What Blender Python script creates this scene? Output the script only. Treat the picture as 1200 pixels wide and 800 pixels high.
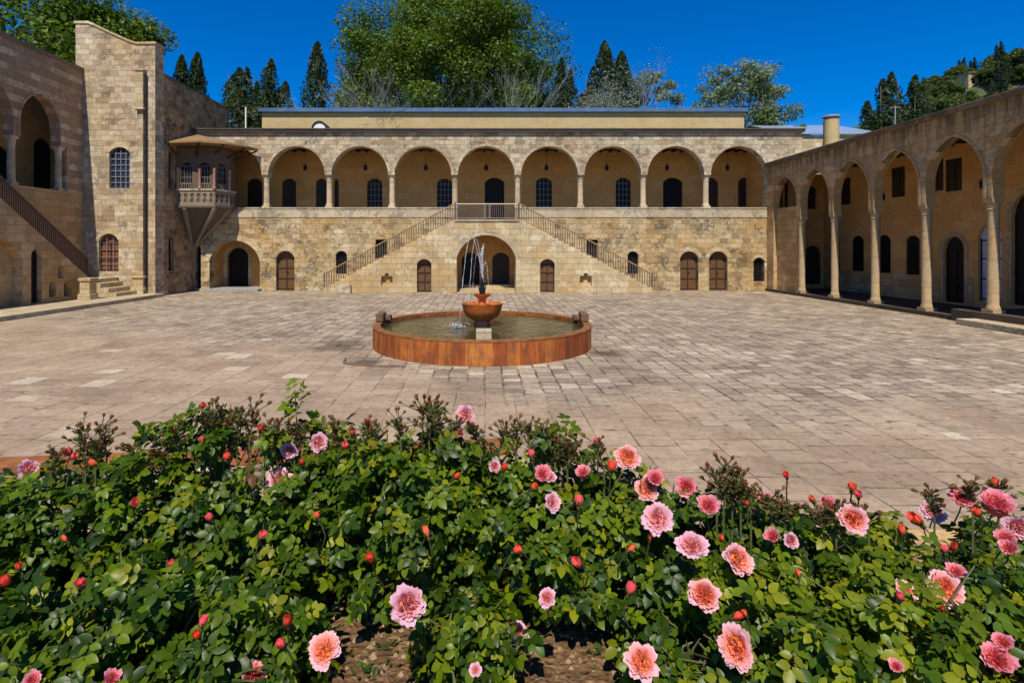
import bpy, bmesh, math, random
import numpy as np
from mathutils import Vector, Matrix, noise
from mathutils.geometry import tessellate_polygon
R = math.radians
random.seed(7); np.random.seed(7)
for o in list(bpy.data.objects): bpy.data.objects.remove(o)
SC = bpy.context.scene
COL = SC.collection

# ------------------------------------------------------------------ camera, sky, sun, exposure
HC = 2.65                      # eye height above the courtyard
FPX, VX, HY = 640.0, 568.0, 290.0
cam = bpy.data.cameras.new('camera'); camo = bpy.data.objects.new('camera', cam); COL.objects.link(camo)
camo.location = (0, 0, HC); camo.rotation_euler = (R(90), 0, 0)
cam.sensor_width = 36; cam.lens = 36*FPX/1200
cam.shift_x = (600-VX)/1200; cam.shift_y = -(400-HY)/1200
cam.clip_start = 0.05; cam.clip_end = 3000
SC.camera = camo
SUN_EL, SUN_AZ = 55.0, 6.0    # noon light from behind the camera
world = bpy.data.worlds.new('World'); SC.world = world; world.use_nodes = True
wn = world.node_tree; bg = wn.nodes['Background']
sky = wn.nodes.new('ShaderNodeTexSky'); sky.sky_type = 'NISHITA'; sky.sun_disc = False
sky.sun_elevation = R(SUN_EL); sky.sun_rotation = R(180+SUN_AZ)
sky.altitude = 1500; sky.air_density = 1.0; sky.dust_density = 0.0; sky.ozone_density = 4.0
hs = wn.nodes.new('ShaderNodeHueSaturation'); hs.inputs['Saturation'].default_value = 1.5; hs.inputs['Value'].default_value = 0.62; hs.inputs['Hue'].default_value = 0.512
wn.links.new(sky.outputs[0], hs.inputs['Color']); wn.links.new(hs.outputs[0], bg.inputs['Color'])
bg.inputs['Strength'].default_value = 0.14
sun = bpy.data.lights.new('sun', 'SUN'); sun.energy = 3.4; sun.angle = R(0.5); sun.color = (1, 0.93, 0.82)
suno = bpy.data.objects.new('sun', sun); COL.objects.link(suno)
d = Vector((math.sin(R(SUN_AZ))*math.cos(R(SUN_EL)), math.cos(R(SUN_AZ))*math.cos(R(SUN_EL)), -math.sin(R(SUN_EL))))
suno.rotation_euler = d.to_track_quat('-Z', 'Y').to_euler(); suno.location = (-20, -40, 70)
SC.view_settings.view_transform = 'Standard'; SC.view_settings.look = 'None'
SC.view_settings.exposure = 0.68; SC.view_settings.gamma = 1.0; SC.view_settings.use_curve_mapping = False

def XP(px, Y): return (px-VX)*Y/FPX
def ZP(py, Y): return HC-(py-HY)*Y/FPX

# ------------------------------------------------------------------ materials
def newmat(name):
    m = bpy.data.materials.new(name); m.use_nodes = True
    nt = m.node_tree; b = nt.nodes['Principled BSDF']
    return m, nt, b
def N(nt, typ, **kw):
    n = nt.nodes.new(typ)
    for k, v in kw.items(): setattr(n, k, v)
    return n
def ramp(nt, fac, stops, interp='LINEAR'):
    r = nt.nodes.new('ShaderNodeValToRGB'); r.color_ramp.interpolation = interp
    e = r.color_ramp.elements
    while len(e) < len(stops): e.new(0.5)
    for i, (p, c) in enumerate(stops):
        e[i].position = p; e[i].color = (c[0], c[1], c[2], 1) if hasattr(c, '__len__') else (c, c, c, 1)
    nt.links.new(fac, r.inputs[0]); return r.outputs[0]
def mix(nt, a, b, fac, mode='MIX'):
    n = nt.nodes.new('ShaderNodeMix'); n.data_type = 'RGBA'; n.blend_type = mode
    for sock, v in ((n.inputs[0], fac), (n.inputs[6], a), (n.inputs[7], b)):
        if hasattr(v, 'is_output'): nt.links.new(v, sock)
        elif hasattr(v, '__len__'): sock.default_value = (v[0], v[1], v[2], 1)
        else: sock.default_value = v
    return n.outputs[2]
def math_(nt, op, a, b=0.0):
    n = nt.nodes.new('ShaderNodeMath'); n.operation = op
    for s, v in ((n.inputs[0], a), (n.inputs[1], b)):
        if hasattr(v, 'is_output'): nt.links.new(v, s)
        else: s.default_value = v
    return n.outputs[0]
def tex_noise(nt, vec, scale, detail=4, rough=0.6, dist=0.0):
    n = nt.nodes.new('ShaderNodeTexNoise'); n.inputs['Scale'].default_value = scale
    n.inputs['Detail'].default_value = detail; n.inputs['Roughness'].default_value = rough
    n.inputs['Distortion'].default_value = dist
    nt.links.new(vec, n.inputs['Vector']); return n.outputs['Fac']
def uvvec(nt, warp=0.0, wscale=1.0):
    u = nt.nodes.new('ShaderNodeUVMap'); u.uv_map = 'UVMap'
    if not warp: return u.outputs[0]
    n = nt.nodes.new('ShaderNodeTexNoise'); n.inputs['Scale'].default_value = wscale; n.inputs['Detail'].default_value = 2
    nt.links.new(u.outputs[0], n.inputs['Vector'])
    s = nt.nodes.new('ShaderNodeVectorMath'); s.operation = 'SUBTRACT'; s.inputs[1].default_value = (.5, .5, .5)
    nt.links.new(n.outputs['Color'], s.inputs[0])
    k = nt.nodes.new('ShaderNodeVectorMath'); k.operation = 'SCALE'; k.inputs['Scale'].default_value = warp
    nt.links.new(s.outputs[0], k.inputs[0])
    a = nt.nodes.new('ShaderNodeVectorMath'); a.operation = 'ADD'
    nt.links.new(u.outputs[0], a.inputs[0]); nt.links.new(k.outputs[0], a.inputs[1]); return a.outputs[0]
def brick(nt, vec, w, h, mortar, offset=.5, squash=1.0, sf=2, smooth=.3):
    b = nt.nodes.new('ShaderNodeTexBrick'); nt.links.new(vec, b.inputs['Vector'])
    b.inputs['Color1'].default_value = (0, 0, 0, 1); b.inputs['Color2'].default_value = (1, 1, 1, 1); b.inputs['Mortar'].default_value = (.5, .5, .5, 1)
    b.inputs['Scale'].default_value = 1; b.inputs['Mortar Size'].default_value = mortar; b.inputs['Mortar Smooth'].default_value = smooth
    b.inputs['Brick Width'].default_value = w; b.inputs['Row Height'].default_value = h
    b.offset = offset; b.squash = squash; b.squash_frequency = sf
    return b.outputs['Color'], b.outputs['Fac']
def bump(nt, bsdf, height, strength=.4, dist=.02):
    b = nt.nodes.new('ShaderNodeBump'); b.inputs['Strength'].default_value = strength; b.inputs['Distance'].default_value = dist
    nt.links.new(height, b.inputs['Height']); nt.links.new(b.outputs[0], bsdf.inputs['Normal'])

def stone(name, tones, bw=.62, bh=.34, lichen=.5, ochre=.4, stripes=None, bump_s=.5, mortar=.012, streak=None):
    """coursed limestone: per-block tone, ochre staining, dark lichen blotches, worn joints"""
    m, nt, b = newmat(name)
    v = uvvec(nt, .05, 1.3)
    c, f = brick(nt, v, bw, bh, mortar, .5, 1.45, 3)
    col = ramp(nt, c, tones)
    v0 = uvvec(nt)
    och = ramp(nt, tex_noise(nt, v0, .33, 5, .62, .4), [(.45, 0), (.62, 1)])
    col = mix(nt, col, (.52, .30, .095), math_(nt, 'MULTIPLY', och, ochre))
    n1 = tex_noise(nt, v0, .8, 8, .72, .3)
    n2 = tex_noise(nt, v0, 5.5, 6, .7)
    blk = ramp(nt, math_(nt, 'ADD', math_(nt, 'MULTIPLY', n1, .62), math_(nt, 'MULTIPLY', n2, .38)), [(.475, 0), (.555, 1)])
    blk = math_(nt, 'MULTIPLY', blk, ramp(nt, c, [(.2, .25), (.75, 1)]))
    col = mix(nt, col, (.075, .062, .045), math_(nt, 'MULTIPLY', blk, lichen))
    sp = ramp(nt, math_(nt, 'ADD', math_(nt, 'MULTIPLY', tex_noise(nt, v0, 2.6, 3, .6), .5), math_(nt, 'MULTIPLY', tex_noise(nt, v0, 23, 4, .75), .5)), [(.55, 0), (.62, 1)])
    col = mix(nt, col, (.09, .065, .04), math_(nt, 'MULTIPLY', sp, lichen*.8))
    n3 = tex_noise(nt, v0, 14, 5, .7)
    col = mix(nt, col, ramp(nt, n3, [(.3, (.55, .52, .48)), (.62, (1, 1, 1))]), .7, 'MULTIPLY')
    if stripes:
        w = nt.nodes.new('ShaderNodeSeparateXYZ'); nt.links.new(v, w.inputs[0])
        fr = math_(nt, 'FRACT', math_(nt, 'DIVIDE', w.outputs[1], stripes[0]))
        s = ramp(nt, fr, [(.47, 0), (.53, 1)])
        s = math_(nt, 'MULTIPLY', s, ramp(nt, n1, [(.38, 1), (.62, .45)]))
        col = mix(nt, col, stripes[1], math_(nt, 'MULTIPLY', s, .75))
    if streak:       # rain streaks below a coping at height `streak`
        mp = nt.nodes.new('ShaderNodeMapping'); mp.inputs['Scale'].default_value = (2.6, .28, 1); nt.links.new(v0, mp.inputs[0])
        ws = nt.nodes.new('ShaderNodeSeparateXYZ'); nt.links.new(v0, ws.inputs[0])
        top = ramp(nt, math_(nt, 'DIVIDE', ws.outputs[1], streak), [(.83, 0), (1, 1)])
        sk_ = math_(nt, 'MULTIPLY', ramp(nt, math_(nt, 'ADD', tex_noise(nt, mp.outputs[0], 1.0, 6, .7), math_(nt, 'MULTIPLY', top, .10)), [(.52, 0), (.62, 1)]), top)
        col = mix(nt, col, (.055, .042, .032), math_(nt, 'MULTIPLY', sk_, .7))
    col = mix(nt, col, (.10, .075, .05), math_(nt, 'MULTIPLY', f, .55))
    nt.links.new(col, b.inputs['Base Color']); b.inputs['Roughness'].default_value = .92
    b.inputs['Specular IOR Level'].default_value = .2
    hgt = math_(nt, 'ADD', math_(nt, 'MULTIPLY', f, -1.0), math_(nt, 'MULTIPLY', math_(nt, 'ADD', n3, n2), .45))
    bump(nt, b, hgt, bump_s, .03)
    return m
T_BACK = [(0, (.29, .205, .105)), (.22, (.52, .395, .21)), (.5, (.64, .51, .295)), (.78, (.46, .33, .16)), (1, (.72, .61, .40))]
T_TOP = [(0, (.29, .225, .14)), (.25, (.52, .43, .29)), (.6, (.63, .53, .37)), (.82, (.41, .315, .20)), (1, (.68, .59, .44))]
T_TOWER = [(0, (.35, .255, .15)), (.3, (.57, .46, .30)), (.65, (.67, .56, .39)), (.85, (.45, .34, .215)), (1, (.74, .64, .47))]
T_RIGHT = [(0, (.47, .30, .13)), (.5, (.66, .44, .205)), (1, (.74, .53, .28))]
T_LEFT = [(0, (.36, .24, .14)), (.5, (.58, .41, .25)), (1, (.70, .53, .34))]
T_PLAST = [(0, (.64, .335, .11)), (.5, (.71, .38, .13)), (1, (.75, .43, .165))]
T_PALE = [(0, (.48, .365, .195)), (.3, (.60, .48, .275)), (.7, (.66, .545, .33)), (1, (.74, .64, .43))]
M = {}
M['back'] = stone('weathered_limestone', T_BACK, .47, .29, .8, .6)
M['back_top'] = stone('grey_spotted_limestone', T_TOP, .42, .27, .7, .2)
M['pale'] = stone('pale_ashlar', T_PALE, .6, .34, .4, .5)
M['sill'] = stone('smooth_pale_course', [(0, (.48, .39, .25)), (1, (.62, .53, .37))], 1.3, .7, .55, .15, bump_s=.25)
M['tower'] = stone('tower_limestone', T_TOWER, .46, .29, .6, .4)
M['right'] = stone('brown_limestone', T_RIGHT, .8, .4, .5, .4, bump_s=.35, streak=7.5)
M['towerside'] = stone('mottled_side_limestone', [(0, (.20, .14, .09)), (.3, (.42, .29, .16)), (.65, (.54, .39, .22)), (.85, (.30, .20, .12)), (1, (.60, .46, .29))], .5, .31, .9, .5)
M['left'] = stone('banded_limestone', T_LEFT, .6, .335, .5, .2, stripes=(.67, (.24, .14, .095)))
M['leftlow'] = stone('tan_limestone', T_RIGHT, .7, .36, .35, .5)
M['inner'] = stone('gallery_plaster', T_PLAST, .9, .42, .12, .5, bump_s=.2, mortar=.006)
M['columns'] = stone('column_limestone', T_TOWER, 3, .9, .35, .25, bump_s=.3)
M['rcolumns'] = stone('brown_column_limestone', [(0, (.46, .33, .18)), (1, (.56, .42, .25))], 3, 1.1, .4, .25, bump_s=.3)
M['coping'] = stone('weathered_coping', [(0, (.20, .15, .10)), (1, (.30, .23, .155))], .8, .5, .8, .1)
M['panelcarve'] = stone('carved_grey_stone', [(0, (.25, .21, .155)), (1, (.33, .28, .21))], .9, .9, .35, .05)
M['ylw'] = stone('ochre_render', [(0, (.53, .40, .19)), (1, (.57, .44, .22))], 2.5, 1.2, .14, .25, bump_s=.15, mortar=.004)
M['walltop'] = stone('shade_dark_stone', [(0, (.06, .05, .04)), (1, (.10, .08, .06))], .8, .8, .3, .1)  # near-black tone paints arcade shade into the floor colour; niche backs reuse it

def simple(name, col, rough=.7, metal=0, nscale=8, var=.25, spec=.4, bmp=.0, stretch=None):
    m, nt, b = newmat(name)
    t = nt.nodes.new('ShaderNodeTexCoord')
    vec = t.outputs['Object']
    if stretch:
        mp = nt.nodes.new('ShaderNodeMapping'); mp.inputs['Scale'].default_value = stretch; nt.links.new(vec, mp.inputs[0]); vec = mp.outputs[0]
    n = tex_noise(nt, vec, nscale, 5, .65)
    lo = tuple(c*(1-var) for c in col); hi = tuple(min(1, c*(1+var)) for c in col)
    nt.links.new(ramp(nt, n, [(.3, lo), (.7, hi)]), b.inputs['Base Color'])
    b.inputs['Roughness'].default_value = rough; b.inputs['Metallic'].default_value = metal; b.inputs['Specular IOR Level'].default_value = spec
    if bmp: bump(nt, b, n, bmp, .02)
    return m
M['wood'] = simple('aged_door_wood', (.12, .058, .022), .6, 0, 5, .8, .3, .3, (14, 14, 1))
M['woodred'] = simple('red_brown_shutter_wood', (.20, .075, .035), .6, 0, 5, .4, .3, .2, (10, 10, 1))
M['wooddark'] = simple('dark_door_wood', (.035, .02, .013), .5, 0, 5, .4, .3, .2, (12, 12, 1))
M['black'] = simple('black_door_and_void', (.012, .010, .009), .6, 0, 4, .3, .2)  # black for doors; also paints the dark inside of openings
M['iron'] = simple('dark_iron', (.03, .028, .03), .5, .6, 10, .3)
M['ironlt'] = simple('grey_painted_iron', (.25, .24, .24), .5, .2, 10, .2)
M['railwood'] = simple('brown_rail', (.33, .19, .085), .6, .1, 9, .3)
M['railbar'] = simple('weathered_bar', (.13, .095, .065), .6, .3, 9, .3)
M['railbrown'] = simple('brown_iron_bar', (.105, .062, .042), .6, .2, 9, .3)
M['raillight'] = simple('pale_top_rail', (.36, .29, .21), .5, .2, 9, .15)
M['roofmetal'] = simple('blue_grey_roof_sheet', (.17, .24, .30), .35, .7, 2, .2)
M['lead'] = simple('dark_lead_edge', (.085, .065, .05), .6, .1, 2, .3)
M['rooftan'] = simple('tan_tiled_roof', (.26, .155, .075), .8, 0, 3, .2, .2, .2)
M['baywood'] = simple('grey_brown_timber', (.12, .085, .058), .75, 0, 6, .35, .3, .2, (10, 10, 1))
M['pinkstone'] = simple('rose_marble', (.36, .19, .125), .5, 0, 8, .25)
M['white'] = simple('white_stone', (.75, .72, .66), .7, 0, 10, .1)
M['bluewhite'] = simple('pale_blue_door', (.45, .50, .62), .6, 0, 5, .12)
M['greystone'] = simple('grey_stone', (.30, .28, .25), .85, 0, 8, .3, .3, .4)
def glass(name, col):
    m, nt, b = newmat(name)
    t = nt.nodes.new('ShaderNodeTexCoord')
    n = tex_noise(nt, t.outputs['Object'], 2.5, 2)
    nt.links.new(ramp(nt, n, [(.3, tuple(c*.5 for c in col)), (.7, col)]), b.inputs['Base Color'])
    b.inputs['Roughness'].default_value = .3; b.inputs['Specular IOR Level'].default_value = .1
    bump(nt, b, n, .12, .05)
    return m
M['glass'] = glass('dark_window_glass', (.02, .018, .018))
M['glassblue'] = glass('blue_window_glass', (.035, .06, .12))

def paving():
    m, nt, b = newmat('courtyard_flagstones')
    def turned(v_):
        mp_ = nt.nodes.new('ShaderNodeMapping'); mp_.inputs['Rotation'].default_value = (0, 0, R(90)); nt.links.new(v_, mp_.inputs[0]); return mp_.outputs[0]
    v = turned(uvvec(nt, .07, .9))
    c, f = brick(nt, v, .42, .52, .011, .37, 1.45, 3, .15)
    v2 = turned(uvvec(nt, .12, 1.6))
    c2, f2 = brick(nt, v2, .27, .36, .027, .41, 1.5, 2, .35)
    v0 = uvvec(nt)
    big = tex_noise(nt, v0, .12, 4, .6, .4)
    sep = nt.nodes.new('ShaderNodeSeparateXYZ'); nt.links.new(v0, sep.inputs[0])
    # far half of the yard is laid in smaller, rougher, greyer slabs
    far = math_(nt, 'ADD', math_(nt, 'MULTIPLY', sep.outputs[1], .045), math_(nt, 'MULTIPLY', sep.outputs[0], .022))
    far = math_(nt, 'ADD', far, math_(nt, 'MULTIPLY', big, .9))
    far = ramp(nt, far, [(.90, 0), (1.12, 1)])
    cc = mix(nt, c, c2, far); ff = mix(nt, f, f2, far)
    colA = ramp(nt, cc, [(0, (.34, .252, .17)), (.35, (.395, .298, .202)), (.8, (.43, .328, .225)), (.975, (.42, .315, .215)), (.985, (.54, .46, .34)), (1, (.56, .48, .36))])
    colB = ramp(nt, cc, [(0, (.26, .208, .152)), (.35, (.37, .298, .215)), (.8, (.435, .352, .255)), (1, (.55, .475, .35))])
    col = mix(nt, colA, colB, far)
    med = tex_noise(nt, v0, .55, 6, .65, .5)
    fine = tex_noise(nt, v0, 9, 6, .72)
    col = mix(nt, col, ramp(nt, med, [(.32, (.70, .67, .64)), (.62, (1.08, 1.06, 1.04))]), 1.0, 'MULTIPLY')
    col = mix(nt, col, ramp(nt, fine, [(.3, (.62, .60, .57)), (.58, (1.05, 1.05, 1.05))]), .8, 'MULTIPLY')
    # broken dark joints
    jn = ramp(nt, tex_noise(nt, v0, 1.7, 4, .65), [(.42, .06), (.58, 1)])
    jn = math_(nt, 'MULTIPLY', jn, ramp(nt, far, [(0, .8), (1, 1)]))
    col = mix(nt, col, (.085, .065, .045), math_(nt, 'MULTIPLY', math_(nt, 'MULTIPLY', ff, jn), .95))
    # black pits between slabs
    mpp = nt.nodes.new('ShaderNodeMapping'); mpp.inputs['Scale'].default_value = (2.4, 5.5, 1); nt.links.new(uvvec(nt, .25, 2), mpp.inputs[0])
    pit = ramp(nt, math_(nt, 'ADD', tex_noise(nt, mpp.outputs[0], 1.5, 4, .65), math_(nt, 'MULTIPLY', ff, .08)), [(.625, 0), (.665, 1)])
    col = mix(nt, col, (.085, .062, .042), math_(nt, 'MULTIPLY', pit, .8))
    # damp stains left of the pool, darker patch right of it
    def blob(cx, cy, r, soft):
        d = nt.nodes.new('ShaderNodeVectorMath'); d.operation = 'DISTANCE'; nt.links.new(uvvec(nt, .9, 1.2), d.inputs[0]); d.inputs[1].default_value = (cx, cy, 0)
        return ramp(nt, math_(nt, 'DIVIDE', d.outputs['Value'], r), [(1-soft, 1), (1, 0)])
    st = math_(nt, 'MAXIMUM', blob(-3.75, 14.6, 1.0, .5), math_(nt, 'MAXIMUM', blob(-2.75, 12.7, .42, .35), blob(3.1, 13.6, .55, .5)))
    col = mix(nt, col, mix(nt, col, (.42, .40, .40), 1, 'MULTIPLY'), math_(nt, 'MULTIPLY', st, .85))
    nt.links.new(col, b.inputs['Base Color'])
    nt.links.new(ramp(nt, fine, [(.3, .9), (.7, .7)]), b.inputs['Roughness']); b.inputs['Specular IOR Level'].default_value = .25
    h = math_(nt, 'ADD', math_(nt, 'MULTIPLY', ff, -1), math_(nt, 'ADD', math_(nt, 'MULTIPLY', fine, .35), math_(nt, 'MULTIPLY', cc, .25)))
    bump(nt, b, h, .5, .025)
    return m
M['paving'] = paving()
def soilmat(name, a, c, dark):
    m, nt, b = newmat(name)
    v = uvvec(nt)
    n = tex_noise(nt, v, 18, 8, .75); n2 = tex_noise(nt, v, 3, 4)
    vo = nt.nodes.new('ShaderNodeTexVoronoi'); vo.inputs['Scale'].default_value = 38; nt.links.new(uvvec(nt, .05, 20), vo.inputs['Vector'])
    col = ramp(nt, n, [(.3, dark), (.5, a), (.68, c)])
    col = mix(nt, col, ramp(nt, vo.outputs['Color'], [(.1, (.5, .45, .4)), (.8, (1.2, 1.15, 1.05))]), .6, 'MULTIPLY')
    nt.links.new(col, b.inputs['Base Color']); b.inputs['Roughness'].default_value = .95; b.inputs['Specular IOR Level'].default_value = .1
    bump(nt, b, math_(nt, 'ADD', n, vo.outputs['Distance']), .8, .03)
    return m
M['soil'] = soilmat('garden_soil', (.20, .12, .06), (.34, .23, .12), (.09, .055, .03))
M['land'] = soilmat('dry_ground', (.12, .12, .05), (.20, .17, .09), (.05, .06, .025))
def hillmat():
    m, nt, b = newmat('hill_scrub'); v = uvvec(nt)
    n = tex_noise(nt, v, .3, 8, .75)
    nt.links.new(ramp(nt, n, [(.35, (.03, .05, .018)), (.55, (.07, .10, .035)), (.68, (.16, .14, .08))]), b.inputs['Base Color']); b.inputs['Roughness'].default_value = 1
    return m
M['hill'] = hillmat()
def rustclad():
    m, nt, b = newmat('rust_orange_cladding')
    v = uvvec(nt)
    c, f = brick(nt, v, .21, 5.0, .004, 0, 1.5, 3, .1)
    col = ramp(nt, c, [(0, (.25, .05, .006)), (.35, (.38, .09, .009)), (.7, (.46, .135, .014)), (1, (.54, .20, .035))])
    mp = nt.nodes.new('ShaderNodeMapping'); mp.inputs['Scale'].default_value = (5, .7, 1); nt.links.new(v, mp.inputs[0])
    n = tex_noise(nt, mp.outputs[0], 1.6, 6, .65)
    col = mix(nt, col, ramp(nt, n, [(.34, (.38, .33, .30)), (.62, (1.08, 1.0, .92))]), .9, 'MULTIPLY')
    st = ramp(nt, tex_noise(nt, mp.outputs[0], .8, 3), [(.62, 0), (.72, 1)])
    col = mix(nt, col, (.50, .30, .17), math_(nt, 'MULTIPLY', st, .5))
    wr = nt.nodes.new('ShaderNodeSeparateXYZ'); nt.links.new(v, wr.inputs[0])
    wear = ramp(nt, math_(nt, 'ADD', tex_noise(nt, v, 3.5, 6, .7), math_(nt, 'MULTIPLY', wr.outputs[1], -.16)), [(.36, 0), (.50, 1)])
    col = mix(nt, col, (.115, .05, .02), math_(nt, 'MULTIPLY', wear, .4))
    col = mix(nt, col, (.09, .03, .012), math_(nt, 'MULTIPLY', f, .8))
    nt.links.new(col, b.inputs['Base Color']); b.inputs['Roughness'].default_value = .75
    bump(nt, b, math_(nt, 'SUBTRACT', n, f), .3, .015)
    return m
M['rust'] = rustclad()
M['terracotta'] = simple('wet_terracotta', (.46, .115, .02), .35, 0, 6, .35, .5, .1)
M['rustdark'] = simple('dark_brown_stone', (.15, .08, .045), .7, 0, 6, .35, .3, .2)
M['rimstone'] = simple('brown_rim_stone', (.24, .10, .032), .5, 0, 5, .45, .3, .2)
M['kerb'] = simple('rust_kerb', (.27, .10, .035), .75, 0, 5, .35, .3, .3)
M['bronze'] = simple('dark_bronze', (.03, .03, .032), .3, .7, 8, .3)
def watermat():
    m, nt, b = newmat('pool_water')
    t = nt.nodes.new('ShaderNodeTexCoord'); n = tex_noise(nt, t.outputs['Object'], 3.2, 4, .55, .6)
    n2 = tex_noise(nt, t.outputs['Object'], .7, 3)
    nt.links.new(ramp(nt, n2, [(.35, (.022, .03, .012)), (.65, (.055, .055, .022))]), b.inputs['Base Color'])
    b.inputs['Roughness'].default_value = .07; b.inputs['IOR'].default_value = 1.33; b.inputs['Specular IOR Level'].default_value = .5
    bump(nt, b, n, .22, .12); return m
M['water'] = watermat()
def jetmat():
    m, nt, b = newmat('falling_water')
    t = nt.nodes.new('ShaderNodeTexCoord'); n = tex_noise(nt, t.outputs['Object'], 22, 3)
    nt.links.new(ramp(nt, n, [(.3, (.6, .63, .68)), (.7, (.9, .92, .95))]), b.inputs['Base Color'])
    b.inputs['Roughness'].default_value = .15; b.inputs['Transmission Weight'].default_value = .55; b.inputs['IOR'].default_value = 1.33
    return m
M['jet'] = jetmat()
def leafmat(name, trans=.3, rough=.5, tint=None, spec=.35):
    m, nt, b = newmat(name)
    if tint is None:
        a = nt.nodes.new('ShaderNodeAttribute'); a.attribute_name = 'tint'; col = a.outputs['Color']
    else:
        t = nt.nodes.new('ShaderNodeTexCoord'); col = ramp(nt, tex_noise(nt, t.outputs['Object'], 1.5, 3), [(.3, tint[0]), (.7, tint[1])])
    nt.links.new(col, b.inputs['Base Color']); b.inputs['Roughness'].default_value = rough; b.inputs['Specular IOR Level'].default_value = spec
    tr = nt.nodes.new('ShaderNodeBsdfTranslucent')
    nt.links.new(mix(nt, col, (1.5, 1.6, .6), 1, 'MULTIPLY'), tr.inputs['Color'])
    ms = nt.nodes.new('ShaderNodeMixShader'); ms.inputs[0].default_value = trans
    out = nt.nodes['Material Output']
    nt.links.new(b.outputs[0], ms.inputs[1]); nt.links.new(tr.outputs[0], ms.inputs[2]); nt.links.new(ms.outputs[0], out.inputs[0])
    return m
M['leaf'] = leafmat('tree_leaves', .3, .55)
M['roseleaf'] = leafmat('rose_leaves', .3, .40, None, .27)
M['petal'] = None
def petalmat():
    m, nt, b = newmat('rose_petals')
    a = nt.nodes.new('ShaderNodeAttribute'); a.attribute_name = 'tint'
    nt.links.new(a.outputs['Color'], b.inputs['Base Color']); b.inputs['Roughness'].default_value = .6; b.inputs['Specular IOR Level'].default_value = .2
    tr = nt.nodes.new('ShaderNodeBsdfTranslucent'); nt.links.new(a.outputs['Color'], tr.inputs['Color'])
    ms = nt.nodes.new('ShaderNodeMixShader'); ms.inputs[0].default_value = .3
    nt.links.new(b.outputs[0], ms.inputs[1]); nt.links.new(tr.outputs[0], ms.inputs[2]); nt.links.new(ms.outputs[0], nt.nodes['Material Output'].inputs[0])
    return m
M['petal'] = petalmat()
M['cane'] = simple('rose_cane', (.10, .11, .035), .6, 0, 20, .3)
M['bark'] = simple('tree_bark', (.15, .115, .08), .9, 0, 3, .35, .2, .4, (3, 3, .6))
M['barkgrey'] = simple('pale_grey_bark', (.31, .295, .265), .9, 0, 3, .25, .2, .3)

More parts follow.
